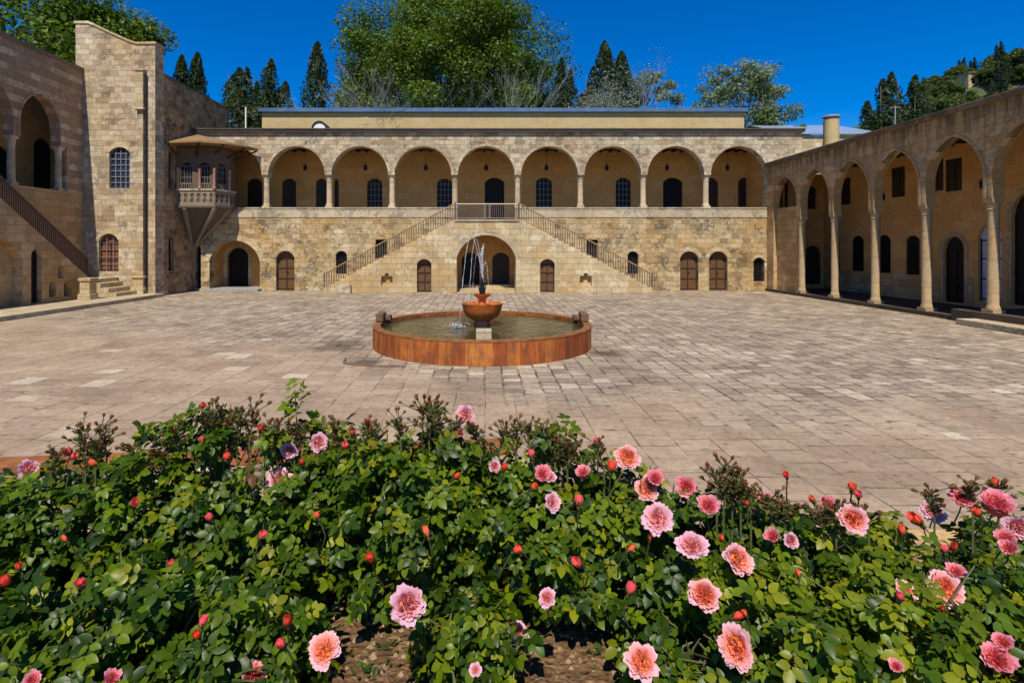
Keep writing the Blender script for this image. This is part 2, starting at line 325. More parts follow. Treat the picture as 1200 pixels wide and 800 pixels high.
# ------------------------------------------------------------------ object helpers
WL = {}                                    # world location of every parent
def tag(o, label=None, cat=None, group=None, kind=None):
    if label: o['label'] = label
    if cat: o['category'] = cat
    if group: o['group'] = group
    if kind: o['kind'] = kind
    return o
def thing(name, loc, label, cat, group=None):
    o = bpy.data.objects.new(name, None); o.empty_display_size = .3; COL.objects.link(o)
    o.location = loc; WL[o.name] = Vector(loc)
    return tag(o, label, cat, group)
def link(name, me, parent=None, loc=None):
    o = bpy.data.objects.new(name, me); COL.objects.link(o)
    if parent is not None:
        o.parent = parent; WL[o.name] = WL[parent.name].copy()
    else:
        o.location = loc or (0, 0, 0); WL[o.name] = Vector(o.location)
    return o
class MB:
    def __init__(s): s.v = []; s.f = []; s.uv = {}
    def add(s, vs, fs):
        o = len(s.v); s.v += [Vector(p) for p in vs]; s.f += [tuple(i+o for i in f) for f in fs]; return o
    def box(s, x0, x1, y0, y1, z0, z1):
        s.add([(x0, y0, z0), (x1, y0, z0), (x1, y1, z0), (x0, y1, z0), (x0, y0, z1), (x1, y0, z1), (x1, y1, z1), (x0, y1, z1)],
              [(0, 3, 2, 1), (4, 5, 6, 7), (0, 1, 5, 4), (1, 2, 6, 5), (2, 3, 7, 6), (3, 0, 4, 7)]); return s
    def lathe(s, c, prof, n=20, a0=0, square=False):
        o = len(s.v)
        if square: n = 4; a0 = math.pi/4
        k = 2**.5 if square else 1
        for r, z in prof:
            for i in range(n):
                a = a0+2*math.pi*i/n; s.v.append(Vector((c[0]+r*k*math.cos(a), c[1]+r*k*math.sin(a), c[2]+z)))
        m = len(prof)
        for j in range(m-1):
            for i in range(n): s.f.append((o+j*n+i, o+j*n+(i+1) % n, o+(j+1)*n+(i+1) % n, o+(j+1)*n+i))
        s.f.append(tuple(o+i for i in reversed(range(n)))); s.f.append(tuple(o+(m-1)*n+i for i in range(n))); return s
    def tube(s, pts, rad, n=6, cap=True):
        pts = [Vector(p) for p in pts]; o = len(s.v)
        if not hasattr(rad, '__len__'): rad = [rad]*len(pts)
        for i, p in enumerate(pts):
            t = (pts[min(i+1, len(pts)-1)]-pts[max(i-1, 0)])
            if t.length < 1e-9: t = Vector((0, 0, 1))
            t.normalize(); a = t.orthogonal() if i == 0 else (pa - t*pa.dot(t))
            if a.length < 1e-6: a = t.orthogonal()
            a.normalize(); pa = a; b = t.cross(a)
            for k in range(n):
                q = 2*math.pi*k/n; s.v.append(p+(a*math.cos(q)+b*math.sin(q))*rad[i])
        for j in range(len(pts)-1):
            for k in range(n): s.f.append((o+j*n+k, o+j*n+(k+1) % n, o+(j+1)*n+(k+1) % n, o+(j+1)*n+k))
        if cap:
            s.f.append(tuple(o+k for k in reversed(range(n)))); s.f.append(tuple(o+(len(pts)-1)*n+k for k in range(n)))
        return s
    def build(s, name, mat, parent=None, smooth=False, loc=None, bevel=0, fixn=True):
        base = WL[parent.name] if parent is not None else Vector(loc or (0, 0, 0))
        me = bpy.data.meshes.new(name)
        me.from_pydata([p-base for p in s.v], [], s.f)
        if fixn:
            bm = bmesh.new(); bm.from_mesh(me); bmesh.ops.recalc_face_normals(bm, faces=bm.faces[:]); bm.to_mesh(me); bm.free()
        me.update()
        boxuv(me, base)
        me.materials.append(mat)
        if smooth:
            me.polygons.foreach_set('use_smooth', [True]*len(me.polygons))
            try: me.set_sharp_from_angle(angle=R(40))
            except Exception: pass
        o = link(name, me, parent, loc)
        if bevel:
            b = o.modifiers.new('edge', 'BEVEL'); b.width = bevel; b.segments = 2; b.limit_method = 'ANGLE'
        return o
def boxuv(me, base):
    uvl = me.uv_layers.new(name='UVMap')
    nl = len(me.loops); vi = np.empty(nl, np.int32); me.loops.foreach_get('vertex_index', vi)
    co = np.empty(len(me.vertices)*3); me.vertices.foreach_get('co', co); co = co.reshape(-1, 3)+np.array(base)
    nrm = np.empty(len(me.polygons)*3); me.polygons.foreach_get('normal', nrm); nrm = np.abs(nrm.reshape(-1, 3))
    lt = np.empty(len(me.polygons), np.int32); me.polygons.foreach_get('loop_total', lt)
    ax = np.repeat(np.argmax(nrm+np.array([0, .02, .01]), axis=1), lt)
    p = co[vi]; u = np.where(ax == 0, p[:, 1], p[:, 0]); v = np.where(ax == 2, p[:, 1], p[:, 2])
    uvl.data.foreach_set('uv', np.stack([u, v], 1).ravel())

class Wall:
    """a vertical plane: 'S' faces the camera (-Y), 'W' faces -X, 'E' faces +X; u runs along it, d goes into it"""
    def __init__(s, kind, pos): s.k = kind; s.p = pos
    def w(s, u, z, d):
        if s.k == 'S': return (u, s.p+d, z)
        if s.k == 'W': return (s.p+d, u, z)
        return (s.p-d, u, z)
    def slab(s, mb, outer, holes, d0, d1):
        loops = [list(outer)]+[list(h) for h in holes]
        tri = tessellate_polygon([[Vector((a, b, 0)) for a, b in l] for l in loops])
        flat = [p for l in loops for p in l]; n = len(flat)
        vs = [s.w(a, b, d0) for a, b in flat]+[s.w(a, b, d1) for a, b in flat]
        fs = [tuple(t) for t in tri]+[tuple(i+n for i in reversed(t)) for t in tri]
        o = 0
        for l in loops:
            m = len(l)
            for i in range(m): fs.append((o+i, o+(i+1) % m, o+(i+1) % m+n, o+i+n))
            o += m
        mb.add(vs, fs); return mb
    def box(s, mb, u0, u1, z0, z1, d0, d1):
        a = s.w(u0, z0, d0); b = s.w(u1, z1, d1)
        mb.box(min(a[0], b[0]), max(a[0], b[0]), min(a[1], b[1]), max(a[1], b[1]), min(a[2], b[2]), max(a[2], b[2])); return mb
def arcpts(u0, u1, zs, rise, n=10):
    """points of an arch head from (u1,zs) over to (u0,zs): pointed when rise > half span, else segmental"""
    h = (u1-u0)/2; m = (u0+u1)/2
    if rise <= 0.001: return [(u1, zs), (u0, zs)]
    if rise > h*1.01:
        c = (rise*rise-h*h)/(2*h); r = h+c; a1 = math.atan2(rise, c)
        pr = [(m-c+r*math.cos(a1*i/n), zs+r*math.sin(a1*i/n)) for i in range(n+1)]
        return pr+[(2*m-x, z) for x, z in reversed(pr[:-1])]
    r = (h*h+rise*rise)/(2*rise); zc = zs+rise-r; a = math.asin(min(1, h/r))
    if rise >= h*.999: a = math.pi/2
    return [(m+r*math.sin(a-2*a*i/(2*n)), zc+r*math.cos(a-2*a*i/(2*n))) for i in range(2*n+1)]
def opening(u0, u1, z0, ztop, rise, n=8):
    return [(u0, z0), (u1, z0)]+arcpts(u0, u1, ztop-rise, rise, n)
def ring(W, mb, u0, u1, z0, zs, rise, t, d0, d1, n=10, legs=False):
    g = .004
    a = arcpts(u0-g, u1+g, zs, rise+g, n); b = arcpts(u0-t, u1+t, zs, rise+t, n)
    if legs: a = [(u1+g, z0)]+a+[(u0-g, z0)]; b = [(u1+t, z0)]+b+[(u0-t, z0)]
    W.slab(mb, a+list(reversed(b)), [], d0, d1)
def inset(pts, u0, u1, k):
    return pts
# ------------------------------------------------------------------ doors and windows (parts of a building, with their own sub-parts)
def leafdoor(W, par, u0, u1, z0, zt, rise, depth, mat='wood', boards=5, name='door', lock=True):
    mb = MB(); W.slab(mb, opening(u0+.002, u1-.002, z0+.002, zt-.002, rise), [], depth, depth+.06)
    dr = mb.build(name, M[mat], par)
    f = MB(); w = .05
    m = (u0+u1)/2
    W.box(f, m-.03, m+.03, z0+.01, zt-rise-.02, depth-.035, depth-.002)
    W.box(f, u0+.004, u0+w, z0+.01, zt-rise, depth-.03, depth-.002); W.box(f, u1-w, u1-.004, z0+.01, zt-rise, depth-.03, depth-.002)
    h = zt-rise-z0
    for k in (0.04, .36, .68, .97):
        W.box(f, u0+w, m-.03, z0+h*k-.03, z0+h*k+.03, depth-.025, depth-.003); W.box(f, m+.03, u1-w, z0+h*k-.03, z0+h*k+.03, depth-.025, depth-.003)
    f.build('door_frame', M['wooddark' if mat != 'black' else 'black'], dr)
    if lock:
        hd = MB(); W.box(hd, m+.05, m+.09, z0+1.0, z0+1.16, depth-.06, depth-.026); hd.build('handle', M['iron'], dr)
    return dr
def grille(W, par, u0, u1, z0, zt, rise, depth, nu=3, nz=6, mat='glass', bar='iron', name='window', t=.012, frame=True):
    mb = MB(); W.slab(mb, opening(u0+.002, u1-.002, z0+.002, zt-.002, rise), [], depth, depth+.04)
    wn_ = mb.build(name, M[mat], par)
    if frame:
        fm = MB(); w = .045
        outer = opening(u0+.004, u1-.004, z0+.004, zt-.004, rise); inner = opening(u0+w, u1-w, z0+w, zt-w, max(rise-.02, 0))
        W.slab(fm, outer, [inner], depth-.03, depth-.003); fm.build('window_frame', M['wooddark'], wn_)
    b = MB()
    for i in range(1, nu+1):
        u = u0+(u1-u0)*i/(nu+1); hh = zt-rise if rise else zt
        k = abs((u-(u0+u1)/2)/((u1-u0)/2)); zz = hh+rise*math.sqrt(max(0, 1-k*k))*.95 if rise else zt-.02
        W.box(b, u-t, u+t, z0+.01, zz, depth-.085, depth-.06)
    for j in range(1, nz+1):
        z = z0+(zt-z0)*j/(nz+1)
        k = max(0, (z-(zt-rise))/rise) if rise else 0
        hw = (u1-u0)/2*math.sqrt(max(0.05, 1-k*k)); m = (u0+u1)/2
        W.box(b, m-hw+.01, m+hw-.01, z-t, z+t, depth-.06, depth-.036)
    b.build('iron_grille', M[bar], wn_)
    return wn_
def column(par, x, y, z0, z1, r, mat, name='column', capr=1.45):
    mb = MB(); H = z1-z0
    mb.lathe((x, y, z0), [(r*1.25, 0), (r*1.25, .12)], square=True)
    mb.lathe((x, y, z0+.12), [(r*1.2, 0), (r*1.22, .05), (r*1.1, .1), (r*1.05, .14), (r, .18), (r*.96, H-.62), (r*.96, H-.5)], 20)
    mb.lathe((x, y, z1-.38), [(r*.98, 0), (r*1.12, .03), (r*1.0, .06), (r*1.1, .12), (r*capr, .25)], 16)
    mb.lathe((x, y, z1-.13), [(r*capr*1.02, 0), (r*capr*1.08, .13)], square=True)
    return mb.build(name, M[mat], par, smooth=True)

# ------------------------------------------------------------------ ground, courtyard, soil terrace, hill
g = MB(); g.add([(-1500, -300, -.03), (1500, -300, -.03), (1500, 2500, -.03), (-1500, 2500, -.03)], [(0, 1, 2, 3)])
tag(g.build('ground', M['land']), kind='structure')
g = MB(); g.add([(-30, 2.6, 0), (30, 2.6, 0), (30, 40, 0), (-30, 40, 0)], [(0, 1, 2, 3)])
tag(g.build('courtyard_paving', M['paving']), kind='structure')
SOIL = 1.2
def soil_z(x, y):
    return SOIL+.035*noise.noise((x*2.2, y*2.2, 0))+.018*noise.noise((x*9, y*9, 3))
g = MB(); nx, ny = 200, 80
xs = np.linspace(-6, 6, nx); ys = np.linspace(-2.0, 2.598, ny)
g.v = [Vector((x, y, soil_z(x, y))) for y in ys for x in xs]
g.f = [(j*nx+i, j*nx+i+1, (j+1)*nx+i+1, (j+1)*nx+i) for j in range(ny-1) for i in range(nx-1)]
tag(g.build('soil', M['soil'], smooth=True, fixn=False), kind='structure')
tw = MB(); tw.box(-6, 6, 2.6, 2.78, 0.0, 1.13)
rw = thing('retaining_wall', (0, 2.69, 0), 'low stone retaining wall that holds up the rose bed', 'wall')
tw.build('wall_body', M['leftlow'], rw); c_ = MB(); c_.box(-6, 6, 2.57, 2.82, 1.133, 1.2); c_.build('coping', M['leftlow'], rw, bevel=.01)
# low rust kerb lying on the paving behind the roses
k = MB(); a = Vector((-6.4, 6.25, 0)); b = Vector((.32, 6.98, 0)); dv = (b-a).normalized(); nv = Vector((-dv.y, dv.x, 0))
q = [a, b, b+nv*.3, a+nv*.3]
k.add([p+Vector((0, 0, .0)) for p in q]+[p+Vector((0, 0, .12)) for p in q], [(0, 3, 2, 1), (4, 5, 6, 7), (0, 1, 5, 4), (1, 2, 6, 5), (2, 3, 7, 6), (3, 0, 4, 7)])
tag(k.build('stone_kerb', M['kerb'], bevel=.015), 'long low rust brown kerb on the paving just behind the roses', 'kerb')
# wooded hill to the right, far behind
h = MB(); nx, ny = 60, 40
def hill_z(x, y):
    t = max(0, min(1, (x-40)/95)); t = t*t*(3-2*t)
    ty = max(0, min(1, (y-70)/60)); ty = ty*ty*(3-2*ty)
    return -2+48*t*ty+2.5*noise.noise((x*.03, y*.03, 1))+1.2*noise.noise((x*.11, y*.11, 4))
xs = np.linspace(30, 320, nx); ys = np.linspace(60, 300, ny)
h.v = [Vector((x, y, hill_z(x, y))) for y in ys for x in xs]
h.f = [(j*nx+i, j*nx+i+1, (j+1)*nx+i+1, (j+1)*nx+i) for j in range(ny-1) for i in range(nx-1)]
tag(h.build('hill', M['hill'], smooth=True, fixn=False), kind='structure')

# ------------------------------------------------------------------ long wing at the end of the court
YB = 33.3; S = YB/FPX
WB = Wall('S', YB); WG = Wall('S', YB+3.3)
bk = thing('palace_wing', (0, YB, 0), 'long two-storey limestone wing with a row of round-headed gallery arches facing the court', 'palace wing')
ZSILL, ZFLOOR, ZSPR, ZAPX, ZTOP = 5.09, 4.2, 7.05, 8.80, 9.66
cents = [XP(273.4+74.1*i, YB) for i in range(9)]; BAY = cents[1]-cents[0]
hw = BAY/2-.20
XL, XRW = -17.8, 19.35
# lower wall with doors and windows
holes = []; items = []
def bh(x0, x1, y0, y1, rise, kind, **kw):
    u0, u1 = XP(x0, YB), XP(x1, YB); zt, z0 = ZP(y0, YB), ZP(y1, YB)
    z0 = max(z0, .02); holes.append(opening(u0, u1, z0, zt, rise)); items.append((u0, u1, z0, zt, rise, kind, kw))
bh(245.5, 304.5, 282, 340.6, 1.25, 'recess')
bh(323.5, 345, 294, 340.6, .42, 'wooddoor')
bh(393.5, 406.5, 294, 321, .22, 'grille')
bh(440, 453, 280.5, 303, 0, 'dark')
bh(688, 700.5, 281, 303.5, 0, 'dark')
bh(735.5, 748, 294.5, 321, .2, 'grille')
bh(797, 818.5, 294.5, 340.6, .42, 'wooddoor')
bh(831, 852.5, 294.5, 340.6, .42, 'wooddoor')
bh(883, 896, 302, 330, .2, 'grille')
bh(228.5, 235.5, 288, 338, .2, 'dark')
cu0, cu1 = cents[4]-hw-.06, cents[4]+hw+.06
# central passage under the landing, cut through the wall
holes.append(opening(XP(535, YB), XP(605, YB), .02, 3.35, 1.2)); items.append((XP(535, YB), XP(605, YB), .02, 3.35, 1.2, 'none', {}))
outer = [(XL, 0), (17.25, 0), (17.25, 4.48), (cu1, 4.48), (cu1, ZFLOOR), (cu0, ZFLOOR), (cu0, 4.48), (XL, 4.48)]
mb = MB(); WB.slab(mb, outer, holes, 0, .55); mb.build('lower_wall', M['back'], bk)
for (u0, u1, z0, zt, rise, kind, kw) in items:
    if kind == 'wooddoor':
        leafdoor(WB, bk, u0, u1, z0, zt, rise, .3, 'wood')
        r_ = MB(); ring(WB, r_, u0, u1, z0, zt-rise, rise, .26, -.02, -.001, legs=False); r_.build('arch_stones', M['pale'], bk)
    elif kind == 'grille':
        grille(WB, bk, u0, u1, z0, zt, rise, .28, 3, 6)
        r_ = MB(); ring(WB, r_, u0, u1, z0, zt-rise, rise, .18, -.018, -.001); r_.build('arch_stones', M['pale'], bk)
    elif kind == 'dark': leafdoor(WB, bk, u0, u1, z0, zt, rise, .35, 'black', lock=False, name='window_shutter')  # near-black panel put in for the dark inside of these openings
    elif kind == 'recess':
        r_ = MB(); ring(WB, r_, u0, u1, z0, zt-rise, rise, .34, -.025, -.001); r_.build('arch_stones', M['pale'], bk)
        # porch behind the arch: back wall with a darker door
        W2 = Wall('S', YB+2.0); du0, du1 = XP(266, YB+2), XP(291, YB+2); dz = ZP(290, YB+2)
        p = MB(); W2.slab(p, [(u0-.6, .02), (u1+.6, .02), (u1+.6, 4.0), (u0-.6, 4.0)], [opening(du0, du1, .15, dz, .5)], 0, .4); p.build('porch_wall', M['inner'], bk)
        r_ = MB(); ring(W2, r_, du0, du1, .15, dz-.5, .5, .22, -.02, -.001, legs=True); r_.build('arch_stones', M['pale'], bk)
        leafdoor(W2, bk, du0, du1, .15, dz, .5, .3, 'black', lock=False)
        p = MB(); p.box(u0-.6, u0-.12, YB+.56, YB+1.99, .0, 4.0); p.box(u1+.12, u1+.6, YB+.56, YB+1.99, 0, 4.0); p.box(u0-.119, u1+.119, YB+.56, YB+1.99, 3.7, 4.0)
        p.build('porch_side_wall', M['inner'], bk)
        p = MB(); p.box(u0-.11, u1+.11, YB-.6, YB+1.99, .004, .15); p.build('porch_floor', M['greystone'], bk)
# room behind the passage under the stairs
xa, xb = XP(535, YB), XP(605, YB); W2 = Wall('S', YB+1.5)
p = MB(); dA = (XP(541, YB+1.5), XP(562, YB+1.5)); dB = (XP(577, YB+1.5), XP(597, YB+1.5))
zA = ZP(296, YB+1.5)
W2.slab(p, [(xa-.3, .0), (xb+.3, 0), (xb+.3, 3.8), (xa-.3, 3.8)], [opening(dA[0], dA[1], .32, zA, .4), opening(dB[0], dB[1], .32, zA, .4)], 0, .35); p.build('passage_wall', M['inner'], bk)
grille(W2, bk, dA[0], dA[1], .32, zA, .4, .2, 3, 5); leafdoor(W2, bk, dB[0], dB[1], .32, zA, .4, .2, 'wooddark')
p = MB(); p.box(xa-.3, xa-.06, YB+.56, YB+1.49, 0, 3.8); p.box(xb+.06, xb+.3, YB+.56, YB+1.49, 0, 3.8); p.box(xa-.058, xb+.058, YB+.56, YB+1.49, 3.5, 3.8); p.build('passage_side_wall', M['inner'], bk)
p = MB(); p.box(xa+.01, xb-.01, YB-.2, YB+1.49, .024, .16); p.box(xa+.01, xb-.01, YB+.5, YB+1.49, .163, .32); p.build('passage_step', M['pale'], bk)
# pale parapet course of the gallery
for (p0, p1) in ((XL+.02, cu0), (cu1, 17.22)):
    p = MB(); p.box(p0, p1, YB-.035, YB+.585, 4.484, ZSILL-.08); p.box(p0, p1, YB-.07, YB+.61, ZSILL-.078, ZSILL); p.build('gallery_parapet', M['sill'], bk)
# spandrel wall with the arches
pts = [(XRW, ZTOP), (XL, ZTOP), (XL, ZSPR)]
low = []
for i, c in enumerate(cents):
    a = list(reversed(arcpts(c-hw, c+hw, ZSPR, ZAPX-ZSPR, 10)))
    low += a
pts += low+[(17.25, ZSPR), (17.25, 4.6), (XRW, 4.6)]
mb = MB(); WB.slab(mb, pts, [], 0, .55); mb.build('arcade_wall', M['back_top'], bk)
for i, c in enumerate(cents):
    r_ = MB(); ring(WB, r_, c-hw, c+hw, 0, ZSPR+.02, ZAPX-ZSPR, .15, -.02, -.001); r_.build('arch_stones', M['tower'], bk)
colx = [cents[0]-BAY/2]+[c+BAY/2 for c in cents]
for x in colx[1:-1]:
    column(bk, x, YB+.27, ZSILL, ZSPR-.002, .165, 'columns', capr=1.12)
for (xa_, xb_) in ((XL, colx[0]+.2), (colx[-1]-.2, 17.24)):
    p = MB(); p.box(xa_, xb_, YB, YB+.55, ZSILL+.002, ZSPR-.002); p.build('end_pier', M['back_top'], bk)
for x in (colx[4], colx[5]):      # pale piers beside the landing
    p = MB(); p.box(x-.17, x+.17, YB-.02, YB+.5, ZFLOOR, ZSILL-.003); p.build('landing_pier', M['pinkstone'], bk)
# gallery back wall
gh = []; gi = []
for (x0, x1, y0, kd) in ((289, 307, 209, 'd'), (330, 347, 209, 'd'), (370, 383, 209, 'd'), (391.5, 397, 209, 'd'), (430, 448, 209, 'g'), (512, 530, 209, 'g'), (568, 591, 208, 'x'), (628, 647, 208, 'g'), (721.5, 739.5, 208, 'g'), (777, 800, 208, 'G'), (824, 842, 208, 'd'), (865, 883, 208, 'd')):
    yy = YB+3.3; u0, u1 = XP(x0, yy), XP(x1, yy); zt = ZP(y0, yy); z0 = ZFLOOR+(.02 if kd in 'dxG' else .45)
    gh.append(opening(u0, u1, z0, zt, .32)); gi.append((u0, u1, z0, zt, kd))
mb = MB(); WG.slab(mb, [(XL, 3.6), (17.6, 3.6), (17.6, ZTOP-.2), (XL, ZTOP-.2)], gh, 0, .4); mb.build('gallery_wall', M['inner'], bk)
for (u0, u1, z0, zt, kd) in gi:
    if kd == 'g': grille(WG, bk, u0, u1, z0, zt, .32, .2, 3, 6, bar='ironlt')
    elif kd == 'G': grille(WG, bk, u0, u1, z0, zt, .32, .2, 5, 9, bar='iron')
    elif kd == 'd': leafdoor(WG, bk, u0, u1, z0, zt, .32, .2, 'wooddark')
    else: leafdoor(WG, bk, u0, u1, z0, zt, .32, .25, 'black')
p = MB(); p.box(XL, 17.5, YB+.556, YB+3.29, ZFLOOR-.3, ZFLOOR-.002); p.build('gallery_floor', M['greystone'], bk)
p = MB(); p.box(XL, 17.5, YB+.556, YB+3.29, ZTOP-.55, ZTOP-.3); 
for i in range(60): p.box(XL+.3+i*.6, XL+.4+i*.6, YB+.557, YB+3.28, ZTOP-.68, ZTOP-.552)
p.build('gallery_ceiling', M['wooddark'], bk)
p = MB(); p.box(17.52, 17.8, YB+.556, YB+3.29, 3.6, ZTOP-.2); p.build('gallery_end_wall', M['inner'], bk)
p = MB(); p.box(-17.75, XRW+.08, YB-.2, YB+4.2, ZTOP+.003, ZTOP+.13); p.box(-17.75, XRW+.1, YB-.26, YB+4.2, ZTOP+.133, ZTOP+.21); p.build('roof_edge', M['lead'], bk)
p = MB(); p.box(XRW-.5, XRW, YB+.552, YB+4, 4.6, ZTOP); p.build('side_wall', M['back_top'], bk)

# set-back upper hall on the roof
Y2 = YB+4.6; S2 = Y2/FPX; uh = thing('rooftop_hall', (0, Y2, ZTOP), 'long low ochre hall with a blue-grey metal roof on top of the gallery wing', 'roof building')
p = MB(); p.box(XP(307, Y2), XP(872, Y2), Y2, Y2+6, ZTOP-.5, ZP(132, Y2)); p.build('wall', M['ylw'], uh)
p = MB(); p.box(XP(304, Y2), XP(875, Y2), Y2-.25, Y2+6.3, ZP(132, Y2)+.003, ZP(127.5, Y2)); p.build('roof', M['roofmetal'], uh)
p = MB(); W2 = Wall('S', Y2); W2.slab(p, opening(XP(424, Y2), XP(432, Y2), ZP(146, Y2), ZP(133.5, Y2), 0), [], -.02, .02); p.build('access_hatch', M['ylw'], uh)
# round skylight dome at the roof edge
sk = thing('skylight_dome', (XP(374, YB+2), YB+2, ZTOP+.2), 'small white rounded skylight on the roof edge above the gallery', 'skylight')
p = MB(); W2 = Wall('S', YB+2); u0, u1 = XP(365, YB+2), XP(383, YB+2); ring(W2, p, u0+.1, u1-.1, ZTOP+.2, ZTOP+.75, .32, .1, 0, .9, legs=True); p.build('frame', M['iron'], sk)
p = MB(); W2.slab(p, opening(u0+.1, u1-.1, ZTOP+.21, ZTOP+1.06, .31), [], .06, .84); p.build('pane', M['white'], sk)
# slim roof pole
p = MB(); p.tube([(XP(288, YB+1), YB+1, ZTOP+.2), (XP(288, YB+1), YB+1, ZP(126, YB+1))], .045, 8)
tag(p.build('roof_pole', M['white']), 'slim pale pole standing on the roof beside the tower', 'pole')

# ------------------------------------------------------------------ double staircase in front of the wing
YS = 31.75; WS = Wall('S', YS); st = thing('double_staircase', (0, YS, 0), 'stone double staircase rising from both sides to a landing before the middle arch', 'staircase')
def sx(px): return XP(px, YS)
def sz(py): return ZP(py, YS)
zl = ZFLOOR-.03; xL0, xL1, xR0, xR1 = sx(379), sx(533), sx(608.5), sx(765)
shapes = [(xL0, .0), (xR1, .0), (xR1, .16), (xR0, zl), (xL1, zl), (xL0, .16)]
sh = []
na = (sx(535), sx(604.5), .015, sz(275.5), 1.35)
sh.append(opening(na[0], na[1], na[2], na[3], na[4], 12))
dd = [(sx(488.5), sx(505.5)), (sx(633), sx(650))]
for u0, u1 in dd: sh.append(opening(u0, u1, .03, sz(303.5), .28))
nn = [(sx(446.5), sx(460)), (sx(679.5), sx(693.5))]
def niche(u0, u1):
    m = (u0+u1)/2; z0, z1, z2 = sz(335), sz(323.5), sz(320)
    return [(u0, z0), (u1, z0), (u1, z1), (m+.12, z1+.02), (m+.1, z2), (m-.1, z2), (m-.12, z1+.02), (u0, z1)]
for u0, u1 in nn: sh.append(niche(u0, u1))
p = MB(); WS.slab(p, shapes, sh, 0, YB-YS-.012); p.build('stair_wall', M['pale'], st)
for u0, u1 in dd:
    leafdoor(WS, st, u0, u1, .03, sz(303.5), .28, .3, 'wood')
for u0, u1 in nn:
    p = MB(); WS.slab(p, niche(u0+.003, u1-.003), [], .28, .33); p.build('niche_back', M['leftlow'], st)
r_ = MB(); ring(WS, r_, na[0], na[1], 0, na[3]-na[4], na[4], .3, -.022, -.001, 12); r_.build('arch_stones', M['sill'], st)
# treads
def flight(x0, z0, x1, z1, n, nm):
    p = MB()
    for i in range(n):
        a = x0+(x1-x0)*i/n; b = x0+(x1-x0)*(i+1)/n; zt = z0+(z1-z0)*(i+1)/n
        lo = z0+(z1-z0)*i/n
        p.box(min(a, b), max(a, b), YS+.06, YB-.016, lo-.02, zt+.02)
    p.build(nm, M['pale'], st)
flight(xL0, .16, xL1, zl, 24, 'flight_of_steps'); flight(xR1, .16, xR0, zl, 24, 'flight_of_steps')
p = MB(); p.box(xL1+.003, xR0-.003, YS-.06, YB+.3, zl+.004, zl+.1); p.build('landing', M['sill'], st)
for (x0, x1) in ((sx(395), sx(412)), ):
    pass
def rail(par, W, pa, pb, d, h=.92, gap=.14, top='railwood', bar='railbar', posts=True, r=.019):
    """sloping balustrade from pa to pb (u,z of the string course)"""
    b = MB(); n = int(abs(pb[0]-pa[0])/gap)
    for i in range(n+1):
        t = i/n; u = pa[0]+(pb[0]-pa[0])*t; z = pa[1]+(pb[1]-pa[1])*t
        W.box(b, u-r, u+r, z+.05, z+h-.03, d-r, d+r)
    ob = b.build('railing_bars', M[bar], par)
    t_ = MB(); A = Vector(W.w(pa[0], pa[1]+h, d)); B = Vector(W.w(pb[0], pb[1]+h, d)); t_.tube([A, B], .038, 8)
    A2 = Vector(W.w(pa[0], pa[1]+.08, d)); B2 = Vector(W.w(pb[0], pb[1]+.08, d)); t_.tube([A2, B2], .022, 6)
    t_.build('handrail', M[top], par)
    if posts:
        for (u, z) in (pa, pb):
            q = MB(); W.box(q, u-.035, u+.035, z, z+h+.06, d-.035, d+.035); q.build('newel_post', M[bar], par)
rail(st, WS, (xL0+.02, .2), (xL1, zl+.12), .1); rail(st, WS, (xR1-.02, .2), (xR0, zl+.12), .1)
rail(st, WS, (xL1+.06, zl+.1), (xR0-.06, zl+.1), .02, .9, .11, 'raillight')
# scrolled ironwork in the middle of the landing balustrade
p = MB(); mx = sx(571)
for k in range(5):
    for s_ in (-1, 1):
        cx, cz = mx+s_*.13, zl+.22+k*.16
        p.tube([WS.w(cx+.07*math.cos(t)*(1-t/14), cz+.07*math.sin(t)*(1-t/14), -.012) for t in np.linspace(0, 8.5, 18)], .011, 5)
p.build('iron_scrollwork', M['raillight'], st)
for px in (403,):
    p = MB(); p.box(sx(395), sx(412), YS-.3, YS-.003, 0.004, .5); p.build('mounting_block', M['sill'], st, bevel=.02)

# ------------------------------------------------------------------ colonnade wing on the right
XR = 17.2; WR = Wall('W', XR); XRB = 20.5; WRB = Wall('W', XRB); RB = 2.81
rg = thing('colonnade_wing', (XR, 19, 0), 'brown stone wing with tall slender columns and pointed arches along the side of the court', 'palace wing')
cy = [FPX*XR/368 - RB*(i-1) for i in range(0, 11)]       # 32.7 down to about 4.6
ZS, ZA, ZT = 4.3, 6.72, 7.55
lo = []
for i in range(10):
    a, b = cy[i+1]+.175, cy[i]-.175
    lo.append((a, b))
pts = [(YB-.003, ZT), (YB-.003, ZS)]
ZSA = ZA-1.62
for (a, b) in lo: pts += [(b, ZS)]+arcpts(a, b, ZSA, ZA-ZSA, 10)+[(a, ZS)]
pts += [(cy[-1]-.5, ZS), (cy[-1]-.5, ZT)]
p = MB(); WR.slab(p, pts, [], 0, .38); p.build('arcade_wall', M['right'], rg)
for (a, b) in lo:
    r_ = MB(); ring(WR, r_, a, b, ZS+.02, ZSA, ZA-ZSA, .11, -.02, -.001, legs=True); r_.build('arch_stones', M['right'], rg)
p = MB(); p.box(XR-.16, XR+.7, cy[-1]-.5, YB-.01, ZT+.003, ZT+.13); p.box(XR-.22, XR+.7, cy[-1]-.5, YB-.01, ZT+.133, ZT+.2); p.build('coping', M['coping'], rg)
for i in range(1, 10):
    column(rg, XR+.19, cy[i], .17 if i < 5 else .42, ZS-.002, .175, 'rcolumns', capr=1.06)
p = MB(); p.box(XR, XR+.5, cy[0]-.2, YB-.004, .01, ZS-.003); p.build('corner_pier', M['right'], rg)
p = MB(); WR.slab(p, [(cy[1]+.19, .17), (cy[0]-.204, .17), (cy[0]-.204, 4.96), (cy[1]+.19, 4.96)], [], .2, .42); p.build('infill_wall', M['leftlow'], rg)
